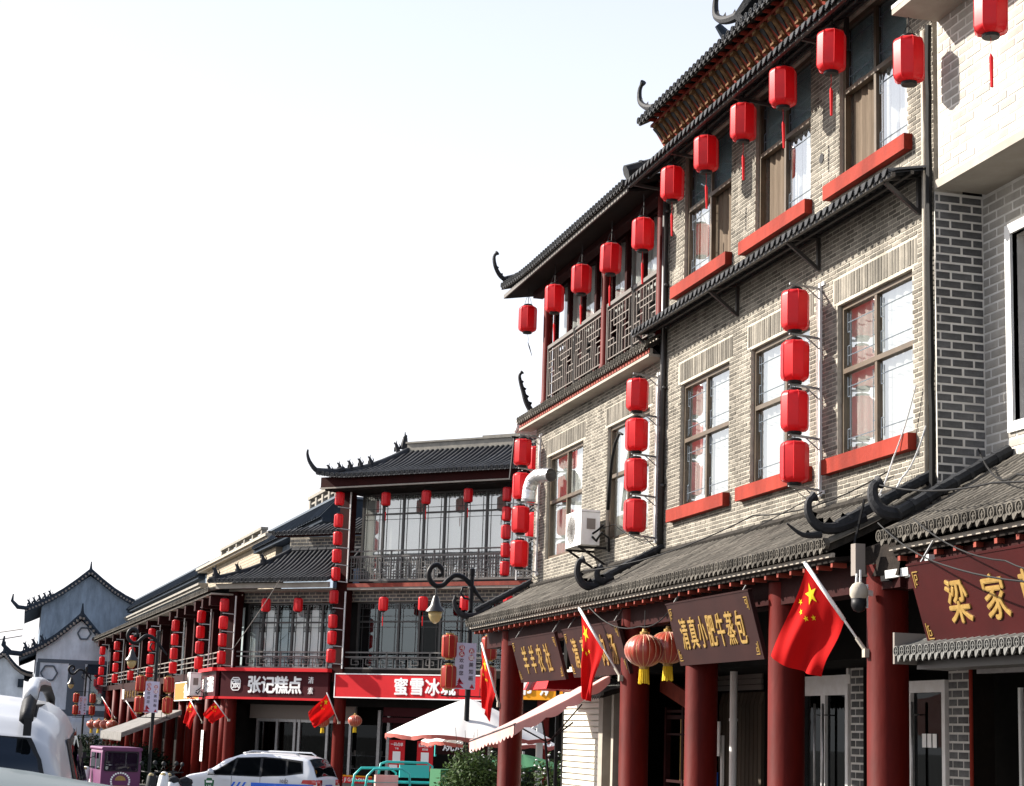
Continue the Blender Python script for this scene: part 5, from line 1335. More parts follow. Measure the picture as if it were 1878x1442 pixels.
for (a, b, lb) in ((16.0, 21.4, 'dark wooden signboard with gilt strokes on the shop row, nearer one'), (24.5, 31.0, 'dark wooden signboard with gilt strokes on the shop row, farther one')):
    R, c = board(B4, 'shop_sign', lb, a, b, 2.72, 3.42, .3, 'maroon')
    mb = MB()
    for i in range(5):
        x = (b - a) * (.36 - .18 * i)
        for k in range(4): mb.bar((x + random.uniform(-.25, .25), .02, .15 + random.uniform(0, .15)), (x + random.uniform(-.3, .3), .02, .45 + random.uniform(0, .12)), .05, .02)
    mb.build('gilt_stroke', MT['gold'], R)
    MB().box(((b - a) / 2 + .1, -.05, .15), ((b - a) / 2 + .9, .0, .65)).build('paper_notice', MT['letter'], R)
def poster(b, s, o, z, w, h, label, lines):
    R = thing('red_poster', label, 'poster', wmat(b) @ Vector((s, o, z)), b.rotation_euler[2], 'red posters in the drinks shop window')
    MB().box((-w/2, -.02, 0), (w/2, 0, h)).build('poster_sheet', MT['signred'], R)
    mb = MB()
    for (t, zz, sz) in lines: put_text(mb, t, facing(0, .003, zz), sz, .014, .006)
    mb.box((-.16, .001, .30), (.16, .006, .62)); mb.box((-.05, .001, .06), (w/2 - .03, .006, .17))
    mb.build('poster_print', MT['letter'], R)
poster(B3, -1.86, -1.2, .40, .66, 1.0, 'red poster with white print in the drinks shop window, left of two', (('一码点单', .86, .13), ('下单', .72, .08)))
poster(B3, -3.03, -1.2, .40, .66, 1.0, 'red poster with white print in the drinks shop window, right of two', (('扫码点单', .86, .14), ('更快捷', .72, .08)))
R = thing('paper_notice', 'white printed notice taped on a dark red column of the shop row', 'notice', M4 @ Vector((3.9, .13, .35)), B4.rotation_euler[2])
MB().box((-.28, -.01, 0), (.28, .0, 1.15)).build('notice_sheet', MT['letter'], R); mb = MB()
for i in range(6): mb.box((-.2, 0, .25 + .13 * i), (.2 - .1 * (i % 2), .004, .29 + .13 * i))
mb.build('notice_print', MT['ink'], R)

# ================================================================== street lamps with banners
def street_lamp():
    R = bpy.data.objects.new('street_lamp', None); COL.objects.link(R)
    MB().lathe((0, 0, 0), [(.13, 0), (.13, .1), (.07, .25), (.055, .6), (.05, 5.0), (.065, 5.0), (.065, 5.12), (.03, 5.14)], 12).build('post', MT['black'], R, 'auto')
    mb = MB()
    arc = [(.3, 0, 4.42), (.12, 0, 4.62), (0, 0, 4.78), (-.18, 0, 4.94), (-.36, 0, 4.97), (-.5, 0, 4.86), (-.6, 0, 4.76), (-.74, 0, 4.74), (-.86, 0, 4.84), (-.90, 0, 4.98), (-.84, 0, 5.12), (-.72, 0, 5.16), (-.63, 0, 5.08), (-.64, 0, 4.97), (-.72, 0, 4.95)]
    P = [Vector(a) for a in arc]; q = []
    for i in range(len(P) - 1):
        p0 = P[max(i-1, 0)]; p1 = P[i]; p2 = P[i+1]; p3 = P[min(i+2, len(P)-1)]
        for t in (0, .33, .66): q.append(.5 * ((2*p1) + (-p0+p2)*t + (2*p0-5*p1+4*p2-p3)*t*t + (-p0+3*p1-3*p2+p3)*t**3))
    q.append(P[-1]); n = len(q)
    mb.tube(q, [.018 + .034 * min(1, i / 5) * (1 if i < n - 6 else .8) for i in range(n)], 8)
    mb.tube([(-.0, 0, 4.5), (-.14, 0, 4.52), (-.22, 0, 4.62), (-.18, 0, 4.74), (-.08, 0, 4.74)], [.02, .022, .025, .022, .015], 8)
    mb.build('scroll_arm', MT['black'], R, True)
    h = MB(); h.tube([(-.73, 0, 4.76), (-.73, 0, 4.52)], .022, 8); h.lathe((-.73, 0, 4.22), [(.20, 0), (.19, .03), (.11, .12), (.07, .26), (.045, .32)], 18); h.build('lamp_hood', MT['frame_d'], R, 'auto')
    MB().lathe((-.73, 0, 4.0), [(.02, -.02), (.09, .03), (.13, .11), (.145, .21)], 16).build('lamp_globe', MT['globe'], R, True)
    f = MB()
    for z in (3.86, 3.22, 2.56): f.bar((-.55, -.02, z), (.52, -.02, z), .025)
    for x in (-.40, .40): f.bar((x, -.02, 2.56), (x, -.02, 3.86), .018)
    for x in (-.40, -.2, .05, .25, .42): f.bar((x, -.02, 2.56), (x, -.02, 2.72), .014); 
    f.bar((-.40, -.02, 2.72), (-.2, -.02, 2.72), .014); f.bar((.25, -.02, 2.72), (.42, -.02, 2.72), .014); f.build('banner_frame', MT['black'], R)
    pn = MB().box((-.30, -.09, 2.70), (.13, -.06, 3.62)).build('banner', M('lilac_banner', (.56, .50, .62), .5), R)
    tx = MB(); cr = MB()
    B = lambda x, z: Matrix.Translation((x, -.092, z)) @ basis(Vector((1, 0, 0)), Vector((0, 0, 1)), Vector((0, -1, 0))).to_4x4()
    for k, chh in enumerate('马头欢迎您'):
        z = 3.52 - .125 * k
        if k < 2: cr.prism([(-.17 + .058 * math.cos(a), -.091, z + .058 * math.sin(a)) for a in [2*PI*i/14 for i in range(14)]], (0, -.003, 0))
        put_text(tx if k >= 2 else RW, chh, B(-.17, z) @ Matrix.Translation((0, 0, .004 if k < 2 else 0)), .095, .012, .004)
    for k, chh in enumerate('古镇美如画'):
        z = 3.46 - .135 * k
        if k < 2: cr.prism([(.03 + .058 * math.cos(a), -.091, z + .058 * math.sin(a)) for a in [2*PI*i/14 for i in range(14)]], (0, -.003, 0))
        put_text(tx if k >= 2 else RW, chh, B(.03, z) @ Matrix.Translation((0, 0, .004 if k < 2 else 0)), .10, .012, .004)
    for (x, z, w) in ((-.21, 2.72, .2), (-.18, 2.80, .14), (-.2, 2.84, .09), (.06, 2.72, .1)): cr.add([(x - w/2, -.092, z), (x + w/2, -.092, z), (x, -.092, z + .09)], [(0, 1, 2)])
    cr.build('red_seal', MT['maru'], pn); tx.build('lettering', MT['ink'], pn); RW.build('seal_lettering', MT['letter'], pn)
    return R
RW = MB()
SL = street_lamp()
for i, (x, y, lb) in enumerate(((8.63, 36, 'nearest black scroll-arm street lamp with lilac banner by the hedge'), (3.80, 56, 'black street lamp with lilac banner behind the purple tricycle'), (3.08, 97, 'farthest black street lamp with banner before the white gabled house'))):
    o = SL if i == 0 else copy_tree(SL)
    o.location = (x, y, gz(y)); setp(o, lb, 'street lamp', 'scroll-arm street lamps')
    for k, (dx, dz) in enumerate(((-.41, 3.54), (-.41, 2.93), (.41, 3.54), (.41, 2.93))):
        lantern((x + dx, y - .02, gz(y) + dz), '%s faded red lantern on the %s street lamp' % (('upper left', 'lower left', 'upper right', 'lower right')[k], ('nearest', 'middle', 'farthest')[i]), 'lanterns on the street lamps', .05, proto=P_POST)

# ================================================================== awnings, umbrellas
R = thing('folding_awning', 'faded pink folding-arm awning with scalloped edge stretched from the arcade', 'awning', (7.75, 24.0, 2.5))
def aw(u, v): return (-1.33 * v, 2.5 * u, .05 - .70 * v - .03 * math.sin(PI * v) - .25 * u + .012 * math.sin(u * 14))
mb = MB(); mb.grid(aw, 20, 10); mb.build('awning_cloth', MT['pink'], R, True)
mb = MB(); mb.grid(lambda u, v: (aw(u, 1)[0] - .01, aw(u, 1)[1], aw(u, 1)[2] - v * (.13 + .05 * abs(math.sin(u * 40)))), 80, 2)
mb.grid(lambda u, v: (aw(0, u)[0], -.005, aw(0, u)[2] - v * (.10 + .05 * abs(math.sin(u * 14)))), 40, 2); mb.build('scalloped_edge', MT['pink'], R, True)
mb = MB(); mb.tube([(-1.32, 0, -.66), (-1.32, 2.5, -.91)], .025, 8); mb.tube([(-1.15, .3, -.70), (-.78, .3, -.88), (-.42, .3, -.60)], .012, 6); mb.tube([(-.80, .3, -.88), (-.86, .3, -.60)], .012, 6); mb.tube([(-.80, .32, -.88), (-.62, .32, -2.5)], .018, 8); mb.tube([(-.76, .3, -.88), (-.3, .3, -.35)], .010, 6); mb.build('folding_arm', MT['black'], R, True)
R = thing('shop_awning', 'white awning with hanging fringe over the pavement of the shop row', 'awning', M4 @ Vector((8, .4, 2.25)), B4.rotation_euler[2])
mb = MB(); mb.grid(lambda u, v: (8.5 * u, 2.3 * v, -.95 * v - .05 * math.sin(PI * v)), 12, 8); mb.build('awning_cloth', MT['canvas_g'], R, True)
mb = MB(); mb.grid(lambda u, v: (8.5 * u, 2.31, -.95 - v * (.28 + .07 * abs(math.sin(u * 60)))), 90, 1); mb.grid(lambda u, v: (-.01, 2.3 * u, -.95 * u - v * .2), 8, 1); mb.build('fringe', MT['canvas_g'], R)
R2 = thing('folded_canopy', 'red plastic shade glimpsed behind the pink awning', 'awning', (8.3, 29.3, 2.55))
MB().hexa([(-.2, -.9, -.1), (.6, -.9, -.1), (.6, .5, -.1), (-.2, .5, -.1), (-.1, -.8, .15), (.5, -.8, .22), (.5, .4, .22), (-.1, .4, .15)]).build('canopy_shell', MT['signred'], R2); MB().bar((.2, -.2, -.1), (.2, -.2, -2.5), .05).build('canopy_post', MT['black'], R2)
def umbrella(label, loc, rad, hz, ez, mat, fringe, n=8, name='parasol', ph=.2):
    R = thing(name, label, 'parasol', (loc[0], loc[1], gz(loc[1])), 0, None)
    G0 = gz(loc[1]); hz -= G0; ez -= G0
    def c(u, v):
        a = 2 * PI * u + ph; k = abs(math.cos(n * (2 * PI * u) / 2)); r = rad * v * (1 - .06 * (1 - k) * v)
        return (r * math.cos(a), r * math.sin(a), hz - (hz - ez) * (v ** 1.15) - .05 * (1 - k) * v)
    mb = MB(); mb.grid(c, n * 8, 8); mb.build('canopy', MT[mat], R, True)
    mb = MB(); mb.grid(lambda u, v: (c(u, 1)[0] * 1.003, c(u, 1)[1] * 1.003, c(u, 1)[2] - v * (.06 + .03 * abs(math.sin(u * 90)))), n * 12, 1); mb.build('fringe', MT[fringe], R)
    mb = MB(); mb.tube([(0, 0, 0), (0, 0, hz + .05)], .025, 8)
    for k in range(n):
        a = 2 * PI * k / n + ph; mb.tube([(0, 0, hz - .04), (rad * .97 * math.cos(a), rad * .97 * math.sin(a), ez - .0)], .012, 5)
    mb.build('pole', MT['steel'], R); MB().lathe((0, 0, 0), [(.3, 0), (.3, .08), (.05, .12)], 14).build('base', MT['drybr'], R)
umbrella('large white parasol with red fringe behind the street lamp post', (8.9, 37), 1.75, 2.42, 1.66, 'canvas', 'fringe')
umbrella('second white parasol lower down behind the far arcade column', (10.0, 39.5), 1.5, 2.15, 1.52, 'canvas', 'fringe', ph=.5)
umbrella('small green parasol low beside the white slatted wall', (9.15, 33.5), .85, 1.36, 1.16, 'greenc', 'greenc', ph=.1)

# ================================================================== hedges
def leaf_mound(name, label, cat, loc, rx, ry, rzz, n, mat, leaf=.05, seed=1, flowers=0):
    rnd = random.Random(seed); R = thing(name, label, cat, loc, 0)
    lobes = [(rnd.uniform(-.55, .55) * rx, rnd.uniform(-.55, .55) * ry, rnd.uniform(.35, .75) * rzz, rnd.uniform(.35, .6)) for _ in range(12)]
    vs = []; fs = []
    for i in range(n):
        lx, ly, lz, lr = rnd.choice(lobes); d = Vector((rnd.gauss(0, 1), rnd.gauss(0, 1), rnd.gauss(0, 1))).normalized()
        r = lr * rnd.uniform(.62, 1.08)
        p = Vector((lx + d.x * r * rx, ly + d.y * r * ry, max(.03, lz + d.z * r * rzz * .75)))
        t = Vector((rnd.gauss(0, 1), rnd.gauss(0, 1), rnd.gauss(0, .7))).normalized(); b = t.cross(d + Vector((rnd.uniform(-.6, .6), rnd.uniform(-.6, .6), .4))).normalized()
        s = leaf * rnd.uniform(.6, 1.3); k = len(vs)
        vs += [p - t * s, p + b * s * .45, p + t * s, p - b * s * .45]; fs.append((k, k + 1, k + 2, k + 3))
    MB().add(vs, fs).build('foliage', MT[mat], R, kind='stuff')
    st = MB()
    for (lx, ly, lz, lr) in lobes: st.tube([(lx * .2, ly * .2, 0), (lx * .7, ly * .7, lz * .6), (lx, ly, lz)], [.03, .02, .008], 5)
    for i in range(10): a = rnd.uniform(0, 6.3); st.tube([(rx * .4 * math.cos(a), ry * .4 * math.sin(a), rzz * .8), (rx * .5 * math.cos(a), ry * .5 * math.sin(a), rzz * rnd.uniform(1.15, 1.35))], [.008, .004], 4)
    st.build('stem', MT['bark'], R)
    if flowers:
        fl = MB()
        for i in range(flowers): lx, ly, lz, lr = rnd.choice(lobes); fl.lathe((lx + rnd.uniform(-.3, .3), ly - .2, lz + lr * rzz * .7 + rnd.uniform(0, .2)), [(.0, -.02), (.028, 0), (0, .02)], 6)
        fl.build('white_bloom', MT['letter'], R, kind='stuff')
    return R
leaf_mound('hedge', 'rounded green hedge at the foot of the nearest street lamp', 'hedge', (8.1, 32.6, gz(32.6)), 1.0, .9, 1.36, 9000, 'leaf', .045, 3, 16)
leaf_mound('flowering_bush', 'flowering bush with white blooms right of the far arcade column', 'bush', (9.55, 32.2, gz(32)), .75, .7, 1.2, 4500, 'leaf', .045, 5, 40)
for i, (x, y, r, h, lb) in enumerate(((3.2, 78, 1.2, 1.45, 'dark clipped bush left of two behind the purple tricycle'), (4.9, 76, 1.3, 1.5, 'dark clipped bush right of two behind the purple tricycle'), (2.9, 92, 1.3, 1.6, 'dark bush at the foot of the farthest street lamp'))):
    leaf_mound('clipped_bush', lb, 'bush', (x, y, gz(y)), r, r, h, 4500, 'leafd', .09, 11 + i)

# ================================================================== stall pieces by the drinks shop
R = thing('cargo_trike_bed', 'teal tubular cargo cart with rails below the drinks shop posters', 'cart', (9.5, 46, gz(46)), .15)
mb = MB()
for y in (0, 1.0):
    mb.tube([(-1.1, y, .55), (-1.02, y, 1.15), (-.85, y, 1.32), (-.1, y, 1.34), (.1, y, 1.22), (.16, y, .6)], .03, 8)
mb.tube([(-.55, .5, 1.2), (-.5, .5, 1.45), (-.35, .5, 1.5), (.75, .5, 1.5), (.9, .5, 1.42), (.92, .5, .6)], .03, 8)
for z in (.75, 1.0): mb.tube([(-1.0, 0, z), (1.6, 0, z)], .022, 8); mb.tube([(-1.0, 1, z), (1.6, 1, z)], .022, 8)
mb.build('tubular_rail', MT['teal'], R, True)
bd = MB(); bd.box((-1.1, -.02, .5), (1.7, 1.02, .58)); bd.box((-1.0, 0, .58), (1.7, .03, .72)); bd.box((.0, .44, 1.12), (.8, .5, 1.44)); bd.box((1.1, .0, .6), (1.7, 1, 1.28)); bd.build('cart_bed', MT['teal'], R)
for x in (-.7, 1.2):
    for y in (-.06, 1.02): w = MB().lathe((0, 0, 0), [(.2, -.04), (.29, -.04), (.29, .04), (.2, .04)], 18).mesh('wheel', MT['rubber']); link_mesh('wheel', w, R, Matrix.Translation((x, y, .29)) @ Matrix.Rotation(PI / 2, 4, 'X'))
MB().box((-.8, -.02, .78), (-.2, .1, 1.18)).build('snack_carton', MT['pink'], R)
R = thing('food_stall', 'green stall box with dark sign of white lettering left of the hedge', 'stall', (9.95, 42.5, gz(42)), .1)
MB().box((-.35, 0, 0), (.9, .8, 1.25)).build('stall_body', MT['greenc'], R)
sg = MB().box((-.5, -.04, 1.60), (.9, .02, 2.02)).build('stall_sign', MT['maroon'], R); mb = MB(); put_text(mb, '烧烤', Matrix.Translation((-.05, -.045, 1.82)) @ basis(Vector((1, 0, 0)), Vector((0, 0, 1)), Vector((0, -1, 0))).to_4x4(), .3); mb.build('lettering', MT['letter'], sg)
mb = MB(); mb.bar((-.5, 0, 1.55), (-.5, 0, 2.1), .04); mb.bar((.85, 0, 1.55), (.85, 0, 2.1), .04); mb.build('stall_post', MT['teal'], R)
R = thing('white_steel_frame', 'white steel frame posts standing right of the far arcade column', 'frame', (10.1, 36.5, gz(36)), 0)
mb = MB()
for x in (-.25, .2): mb.box((x - .06, -.05, 0), (x + .06, .05, 2.1))
mb.bar((-.2, 0, 1.75), (.15, 0, 2.05), .06); mb.build('frame_post', MT['white'], R)

# ================================================================== wall kit
def aircon(label, loc, rz, w, h, d):
    R = thing('air_conditioner', label, 'air conditioner', loc, rz, 'outdoor air conditioner units')
    MB().box((-w/2, -d, 0), (w/2, 0, h)).build('casing', MT['whiteg'], R)
    mb = MB(); cx = w * .12; r = min(w, h) * .42
    for k in range(7): mb.tube([(cx + r * (k + .5) / 7 * math.cos(a), .008, h/2 + r * (k + .5) / 7 * math.sin(a)) for a in [2*PI*i/20 for i in range(21)]], .004, 4)
    for i in range(8): a = PI * i / 8; mb.bar((cx - r * math.cos(a), .006, h/2 - r * math.sin(a)), (cx + r * math.cos(a), .006, h/2 + r * math.sin(a)), .006)
    mb.build('fan_grille', MT['rail'], R)
    sd_ = MB(); sd_.box((-w/2 - .012, -d * .75, h * .45), (-w/2, -d * .3, h * .75)); sd_.box((-w/2 - .006, -d, h * .93), (-w/2, 0, h * .94)); sd_.build('service_cover', MT['rail_l'], R)
    br = MB()
    for x in (-w * .38, w * .38): br.bar((x, .02, -.03), (x, -d - .14, -.03), .035); br.bar((x, -.03, -.04), (x, -d - .12, -.28), .03)
    br.build('wall_bracket', MT['black'], R)
    pi = MB(); pi.tube([(-w/2 - .02, -d * .6, .12), (-w/2 - .12, -d * .7, .05), (-w/2 - .18, -d * .9, .18), (-w/2 - .16, -d - .1, .1), (-w/2 - .1, -d - .12, -.1)], .02, 6)
    pi.tube([(-w/2 - .02, -d * .6, .17), (-w/2 - .1, -d * .8, .22), (-w/2 - .2, -d, .3)], .016, 6); pi.build('refrigerant_pipe', MT['blackcable'], R)
    return R
aircon('white air conditioner unit bracketed on the brick wall under the second-floor windows', (8.05, 26.95, 4.60), PI / 2, .82, .54, .30)
aircon('white air conditioner unit hung at the corner above the pastry sign side face', M4 @ Vector((2.6, .95, 2.75)), B4.rotation_euler[2], .75, .85, .4)
R = thing('flexible_duct', 'silver corrugated exhaust duct bending down from the far second-floor window', 'duct', (8.5, 30.0, 6.0), PI / 2)
mb = MB(); pts = []; P = [(-.45, .10, .08), (-.3, .16, .10), (-.12, .24, .10), (.02, .30, .02), (.07, .33, -.12), (.08, .34, -.30)]
P = [Vector(p) for p in P]; q_ = []
for i in range(len(P) - 1):
    for t in range(8): q_.append(P[i].lerp(P[i+1], t / 8))
q_.append(P[-1]); mb.tube(q_, [.115 + .007 * (i % 2) for i in range(len(q_))], 16, False); mb.build('duct_hose', MT['foil'], R, True)
mb = MB(); mb.tube([P[-1], P[-1] + Vector((.002, 0, -.03))], .125, 16, False); mb.build('duct_ring', MT['steel'], R)
R = thing('conduit_hose', 'black hose arching up the brick wall above the air conditioner', 'hose', (8.47, 26.5, 5.15), PI / 2)
mb = MB(); mb.tube([(.02, 0, 0), (-.05, .01, .35), (-.14, .01, .75), (-.30, .01, 1.0), (-.5, .01, 1.12), (-.62, .0, 1.08)], [.03, .03, .028, .026, .022, .015], 8); mb.build('hose', MT['blackcable'], R, True)
R = thing('solar_water_heater', 'white cylinder of a solar water heater at the far end of the brick building', 'water heater', (8.75, 31.9, 6.9), .25)
mb = MB(); mb.tube([(-.44, 0, .36), (1.1, 0, .36)], .12, 18); mb.tube([(-.46, 0, .36), (-.44, 0, .36)], .10, 18); mb.build('tank', MT['whiteg'], R, 'auto')
mb = MB()
for i in range(12): mb.tube([(-.3 + .11 * i, -.1, .2), (-.3 + .11 * i, -.55, -.5)], .025, 6)
mb.build('collector_tube', MT['frame_d'], R, True)
mb = MB(); mb.bar((-.38, .1, .2), (-.45, .1, -.6), .03); mb.bar((.9, .1, .2), (.9, .1, -.6), .03); mb.bar((-.45, .1, .18), (1., .1, .18), .03); mb.bar((-.45, .1, -.6), (.9, -.9, -.6), .03); mb.build('stand', MT['black'], R)
# cameras
R = thing('bullet_camera', 'white bullet security camera on an arm at the left edge of the wine red board', 'camera', (7.80, 15.25, 3.30), 0)
mb = MB(); mb.bar((.0, .0, 0), (-.12, .22, -.02), .085, .075); mb.build('camera_body', MT['white'], R); MB().bar((-.10, .19, -.05), (-.145, .27, -.055), .07, .05).build('camera_hood', MT['black'], R)
mb = MB(); mb.tube([(-.02, .05, -.04), (.02, -.2, -.03), (-.1, -.55, .02)], .018, 8); mb.box((-.14, -.62, -.06), (-.08, -.55, .1)); mb.build('camera_arm', MT['white'], R)
R = thing('dome_camera', 'dome security camera with two aerials on the nearest column', 'camera', (7.46, 15.62, 3.0), 0)
MB().lathe((0, 0, .06), [(.07, 0), (.085, .03), (.085, .09), (.06, .13), (.03, .15)], 16).build('camera_housing', MT['render'], R, 'auto'); MB().lathe((0, 0, -.04), [(.01, -.03), (.05, -.015), (.072, .03), (.07, .10)], 16).build('camera_dome', MT['black'], R, True)
mb = MB(); mb.tube([(.03, .03, .15), (.03, .03, .33)], .012, 6); mb.tube([(-.03, .0, .15), (-.02, .0, .29)], .01, 6); mb.bar((0, .0, .14), (.18, .12, .12), .05); mb.box((.02, .05, -.02), (.12, .12, .2)); mb.build('camera_aerial', MT['whiteg'], R)
R = thing('junction_box', 'grey cable box hanging under the gutter between the two roofs', 'box', (7.50, 15.72, 3.28), 0)
MB().box((-.05, -.05, 0), (.05, .05, .3)).build('box_case', MT['rail_l'], R); mb = MB(); mb.box((-.06, -.06, -.2), (.03, .0, -.08)); mb.tube([(0, 0, 0), (-.02, 0, -.1), (.05, 0, -.3), (.1, 0, -.1)], .01, 5); mb.build('box_adapter', MT['plastic'], R)
# cables
def cable(label, pts, r=.011, mat='blackcable', sag=.12, grp='loose cables over the arcade roofs'):
    P = [Vector(p) for p in pts]; o = P[0]; q = []
    for a, b in zip(P[:-1], P[1:]):
        for i in range(8): t = i / 8; q.append(a.lerp(b, t) - o + Vector((0, 0, -sag * 4 * t * (1 - t))))
    q.append(P[-1] - o); ob = MB().tube(q, r, 5).build('cable', MT[mat], None); ob.location = o; setp(ob, label, 'cable', grp)
cable('white cable drooping from the nearest red sill to the tiles', [(8.44, 16.15, 4.85), (8.3, 16.4, 4.35), (8.0, 16.3, 4.12)], .009, 'whitecable', .08)
cable('second white cable looping from the wall bracket to the tiles', [(8.44, 16.35, 5.3), (8.36, 16.7, 4.6), (8.05, 16.5, 4.1), (8.0, 16.25, 4.15)], .008, 'whitecable', .05)
cable('black cable strung from the wall corner over the right-hand tile roof', [(8.9, 15.95, 4.62), (7.6, 13.0, 3.9), (7.4, 10, 3.95)], .009, sag=.15)
cable('black cable across the ornament tip and right-hand eave', [(7.62, 15.5, 4.12), (7.5, 13.2, 3.85), (7.4, 10, 3.7)], .009, sag=.06)
cable('black cable sagging before the wine red board', [(7.55, 15.4, 3.75), (7.25, 13.6, 3.2), (7.2, 11.5, 2.9)], .008, sag=.05)
cable('thin black cable before the wine red board, upper one', [(7.5, 14.6, 3.7), (7.25, 12.6, 3.15), (7.2, 11.2, 3.0)], .007, sag=.08)
cable('black cable running down the gutter block between the roofs', [(7.7, 16.0, 4.05), (7.5, 15.85, 3.5), (7.48, 15.7, 3.3)], .014, sag=0)
cable('looped cable under the eave between the columns', [(7.4, 23.9, 3.45), (7.45, 21.9, 3.1), (7.5, 20.6, 3.4)], .008, sag=.12)
cable('cable slung along the arcade tiles from ornament to wall', [(7.3, 24.0, 3.95), (8.4, 20.5, 4.42), (8.44, 17.0, 4.5)], .009, sag=.12)
cable('slanting wire on the brick wall left of the nearest window', [(8.44, 18.6, 4.48), (8.3, 20.5, 4.2)], .007, sag=0)
cable('wire along the brick wall up to the white bracket', [(8.45, 24.2, 4.5), (8.47, 26.2, 4.9), (8.47, 28.0, 5.2)], .006, sag=.1)
cable('cable slanting across the corner roof to the balcony', [tuple(q(B3, 1.9, 1.0, 6.75)), tuple(q(B3, 4.4, .4, 4.3))], .015, 'rail', .05)
for i, (z0, z1) in enumerate(((6.9, 5.8), (6.5, 5.2))): cable('overhead wire in the sky left of the white gabled house, %s one' % ('upper', 'lower')[i], [(-9, 118, z1), (-.3, 112, z0)], .03, 'rail', .1, 'overhead wires')
# ================================================================== vehicles (car space: x right, y forward from the tail, z up)
def curve1(pts):
    def f(x):
        if x <= pts[0][0]: return pts[0][1]
        for (a, b), (c, d) in zip(pts[:-1], pts[1:]):
            if x <= c:
                t = (x - a) / (c - a); return b + (d - b) * (t * t * (3 - 2 * t) * .5 + t * .5)
        return pts[-1][1]
    return f
class Car:
    def __init__(s, top, width, L, belt, hw, tumble=.34, edge=.10):
        s.top = curve1(top); s.w = curve1(width); s.L = L; s.belt = belt; s.hwm = hw; s.tum = tumble; s.e = edge
    def hw(s, y, z):
        zt = s.top(y); w = s.hwm * s.w(y)
        if z > s.belt: w -= (z - s.belt) * s.tum
        if z < .5: w -= (.5 - z) * .18
        if z > zt - s.e:
            t = min(1, (z - (zt - s.e)) / s.e); w -= s.e * 1.25 * (1 - math.sqrt(max(0, 1 - t * t)))
        return max(w, .05)
    def body(s, name, mat, parent, ny=60, z0=.28):
        ys = [s.L * (.5 - .5 * math.cos(PI * i / ny)) for i in range(ny + 1)]; nz = 14; nr = 8
        def sec(y):
            zt = s.top(y); p = []
            for k in range(nz + 1):
                t = k / nz; z = z0 + (zt - s.e - z0) * (t / .72) if t < .72 else zt - s.e + s.e * math.sin((t - .72) / .28 * PI / 2)
                p.append((s.hw(y, z), y, z))
            w = p[-1][0]
            for k in range(1, nr + 1): t = k / nr; p.append((w * (1 - t), y, zt + .035 * (1 - (1 - t) ** 2) * min(1, w / .5)))
            return p
        S = [sec(y) for y in ys]; m = len(S[0]); vs = []
        for p in S: vs += p + [(-a, b, c) for (a, b, c) in p[:-1][::-1]]
        M_ = 2 * m - 1; fs = []
        for i in range(len(S) - 1):
            for j in range(M_ - 1): fs.append((i*M_+j, i*M_+j+1, (i+1)*M_+j+1, (i+1)*M_+j))
            fs.append((i*M_+M_-1, i*M_, (i+1)*M_, (i+1)*M_+M_-1))
        fs.append(tuple(range(M_))[::-1]); fs.append(tuple((len(S)-1)*M_ + j for j in range(M_)))
        return MB().add(vs, fs).build(name, MT[mat], parent, 'auto')
    def patch(s, mb, poly, side, off=.006, n=10):
        """poly: four (y,z) corners on the body side"""
        (a, b, c, d) = poly
        def fn(u, v):
            y = (a[0]*(1-u)+b[0]*u)*(1-v)+(d[0]*(1-u)+c[0]*u)*v; z = (a[1]*(1-u)+b[1]*u)*(1-v)+(d[1]*(1-u)+c[1]*u)*v
            return (side * (s.hw(y, z) + off), y, z)
        mb.grid(fn, n, n)
    def over(s, mb, y0, y1, fr0, fr1, off=.006, n=10):
        """patch on the upper skin (screens) between two stations, half widths fr0, fr1"""
        def fn(u, v):
            y = y0 + (y1 - y0) * v; h = fr0 + (fr1 - fr0) * v; x = h * (2 * u - 1)
            zt = s.top(y); w = s.hw(y, zt); t = 1 - min(1, abs(x) / w)
            return (x, y - off * .8, zt + .035 * (1 - (1 - t) ** 2) + off)
        mb.grid(fn, n * 2, n)
    def wheels(s, ys, r, parent, tr):
        ty = MB().lathe((0, 0, 0), [(r*.62, -.1), (r*.95, -.11), (r, -.08), (r, .08), (r*.95, .11), (r*.62, .1)], 28).mesh('tyre', MT['rubber'], 'auto')
        rm = MB(); rm.lathe((0, 0, 0), [(.03, .06), (r*.2, .07), (r*.22, .03)], 20)
        for k in range(5): a = 2*PI*k/5; rm.bar((r*.1*math.cos(a), r*.1*math.sin(a), .05), (r*.62*math.cos(a), r*.62*math.sin(a), .06), .07, .03)
        rm.lathe((0, 0, 0), [(r*.55, -.08), (r*.64, .08), (r*.6, .085)], 28); rmm = rm.mesh('rim', MT['chrome'], 'auto')
        for y in ys:
            for sd in (-1, 1):
                w = bpy.data.objects.new('wheel', None); COL.objects.link(w); w.parent = parent
                w.matrix_basis = Matrix.Translation((sd * tr, y, r)) @ Matrix.Rotation(PI / 2 * sd, 4, 'Y')
                link_mesh('tyre', ty, w); link_mesh('rim', rm_ if False else rmm, w)
def side_text(car, mb, s, y, z, size, side, off=.01):
    # side -1: read from the left of the car, forward is to the left of the reader
    Mx = Matrix.Translation((side * (car.hw(y, z) + off), y, z)) @ basis(Vector((0, side, 0)), Vector((-side * .0, 0, 1)), Vector((side, 0, 0))).to_4x4()
    put_text(mb, s, Mx, size, .008, .006)

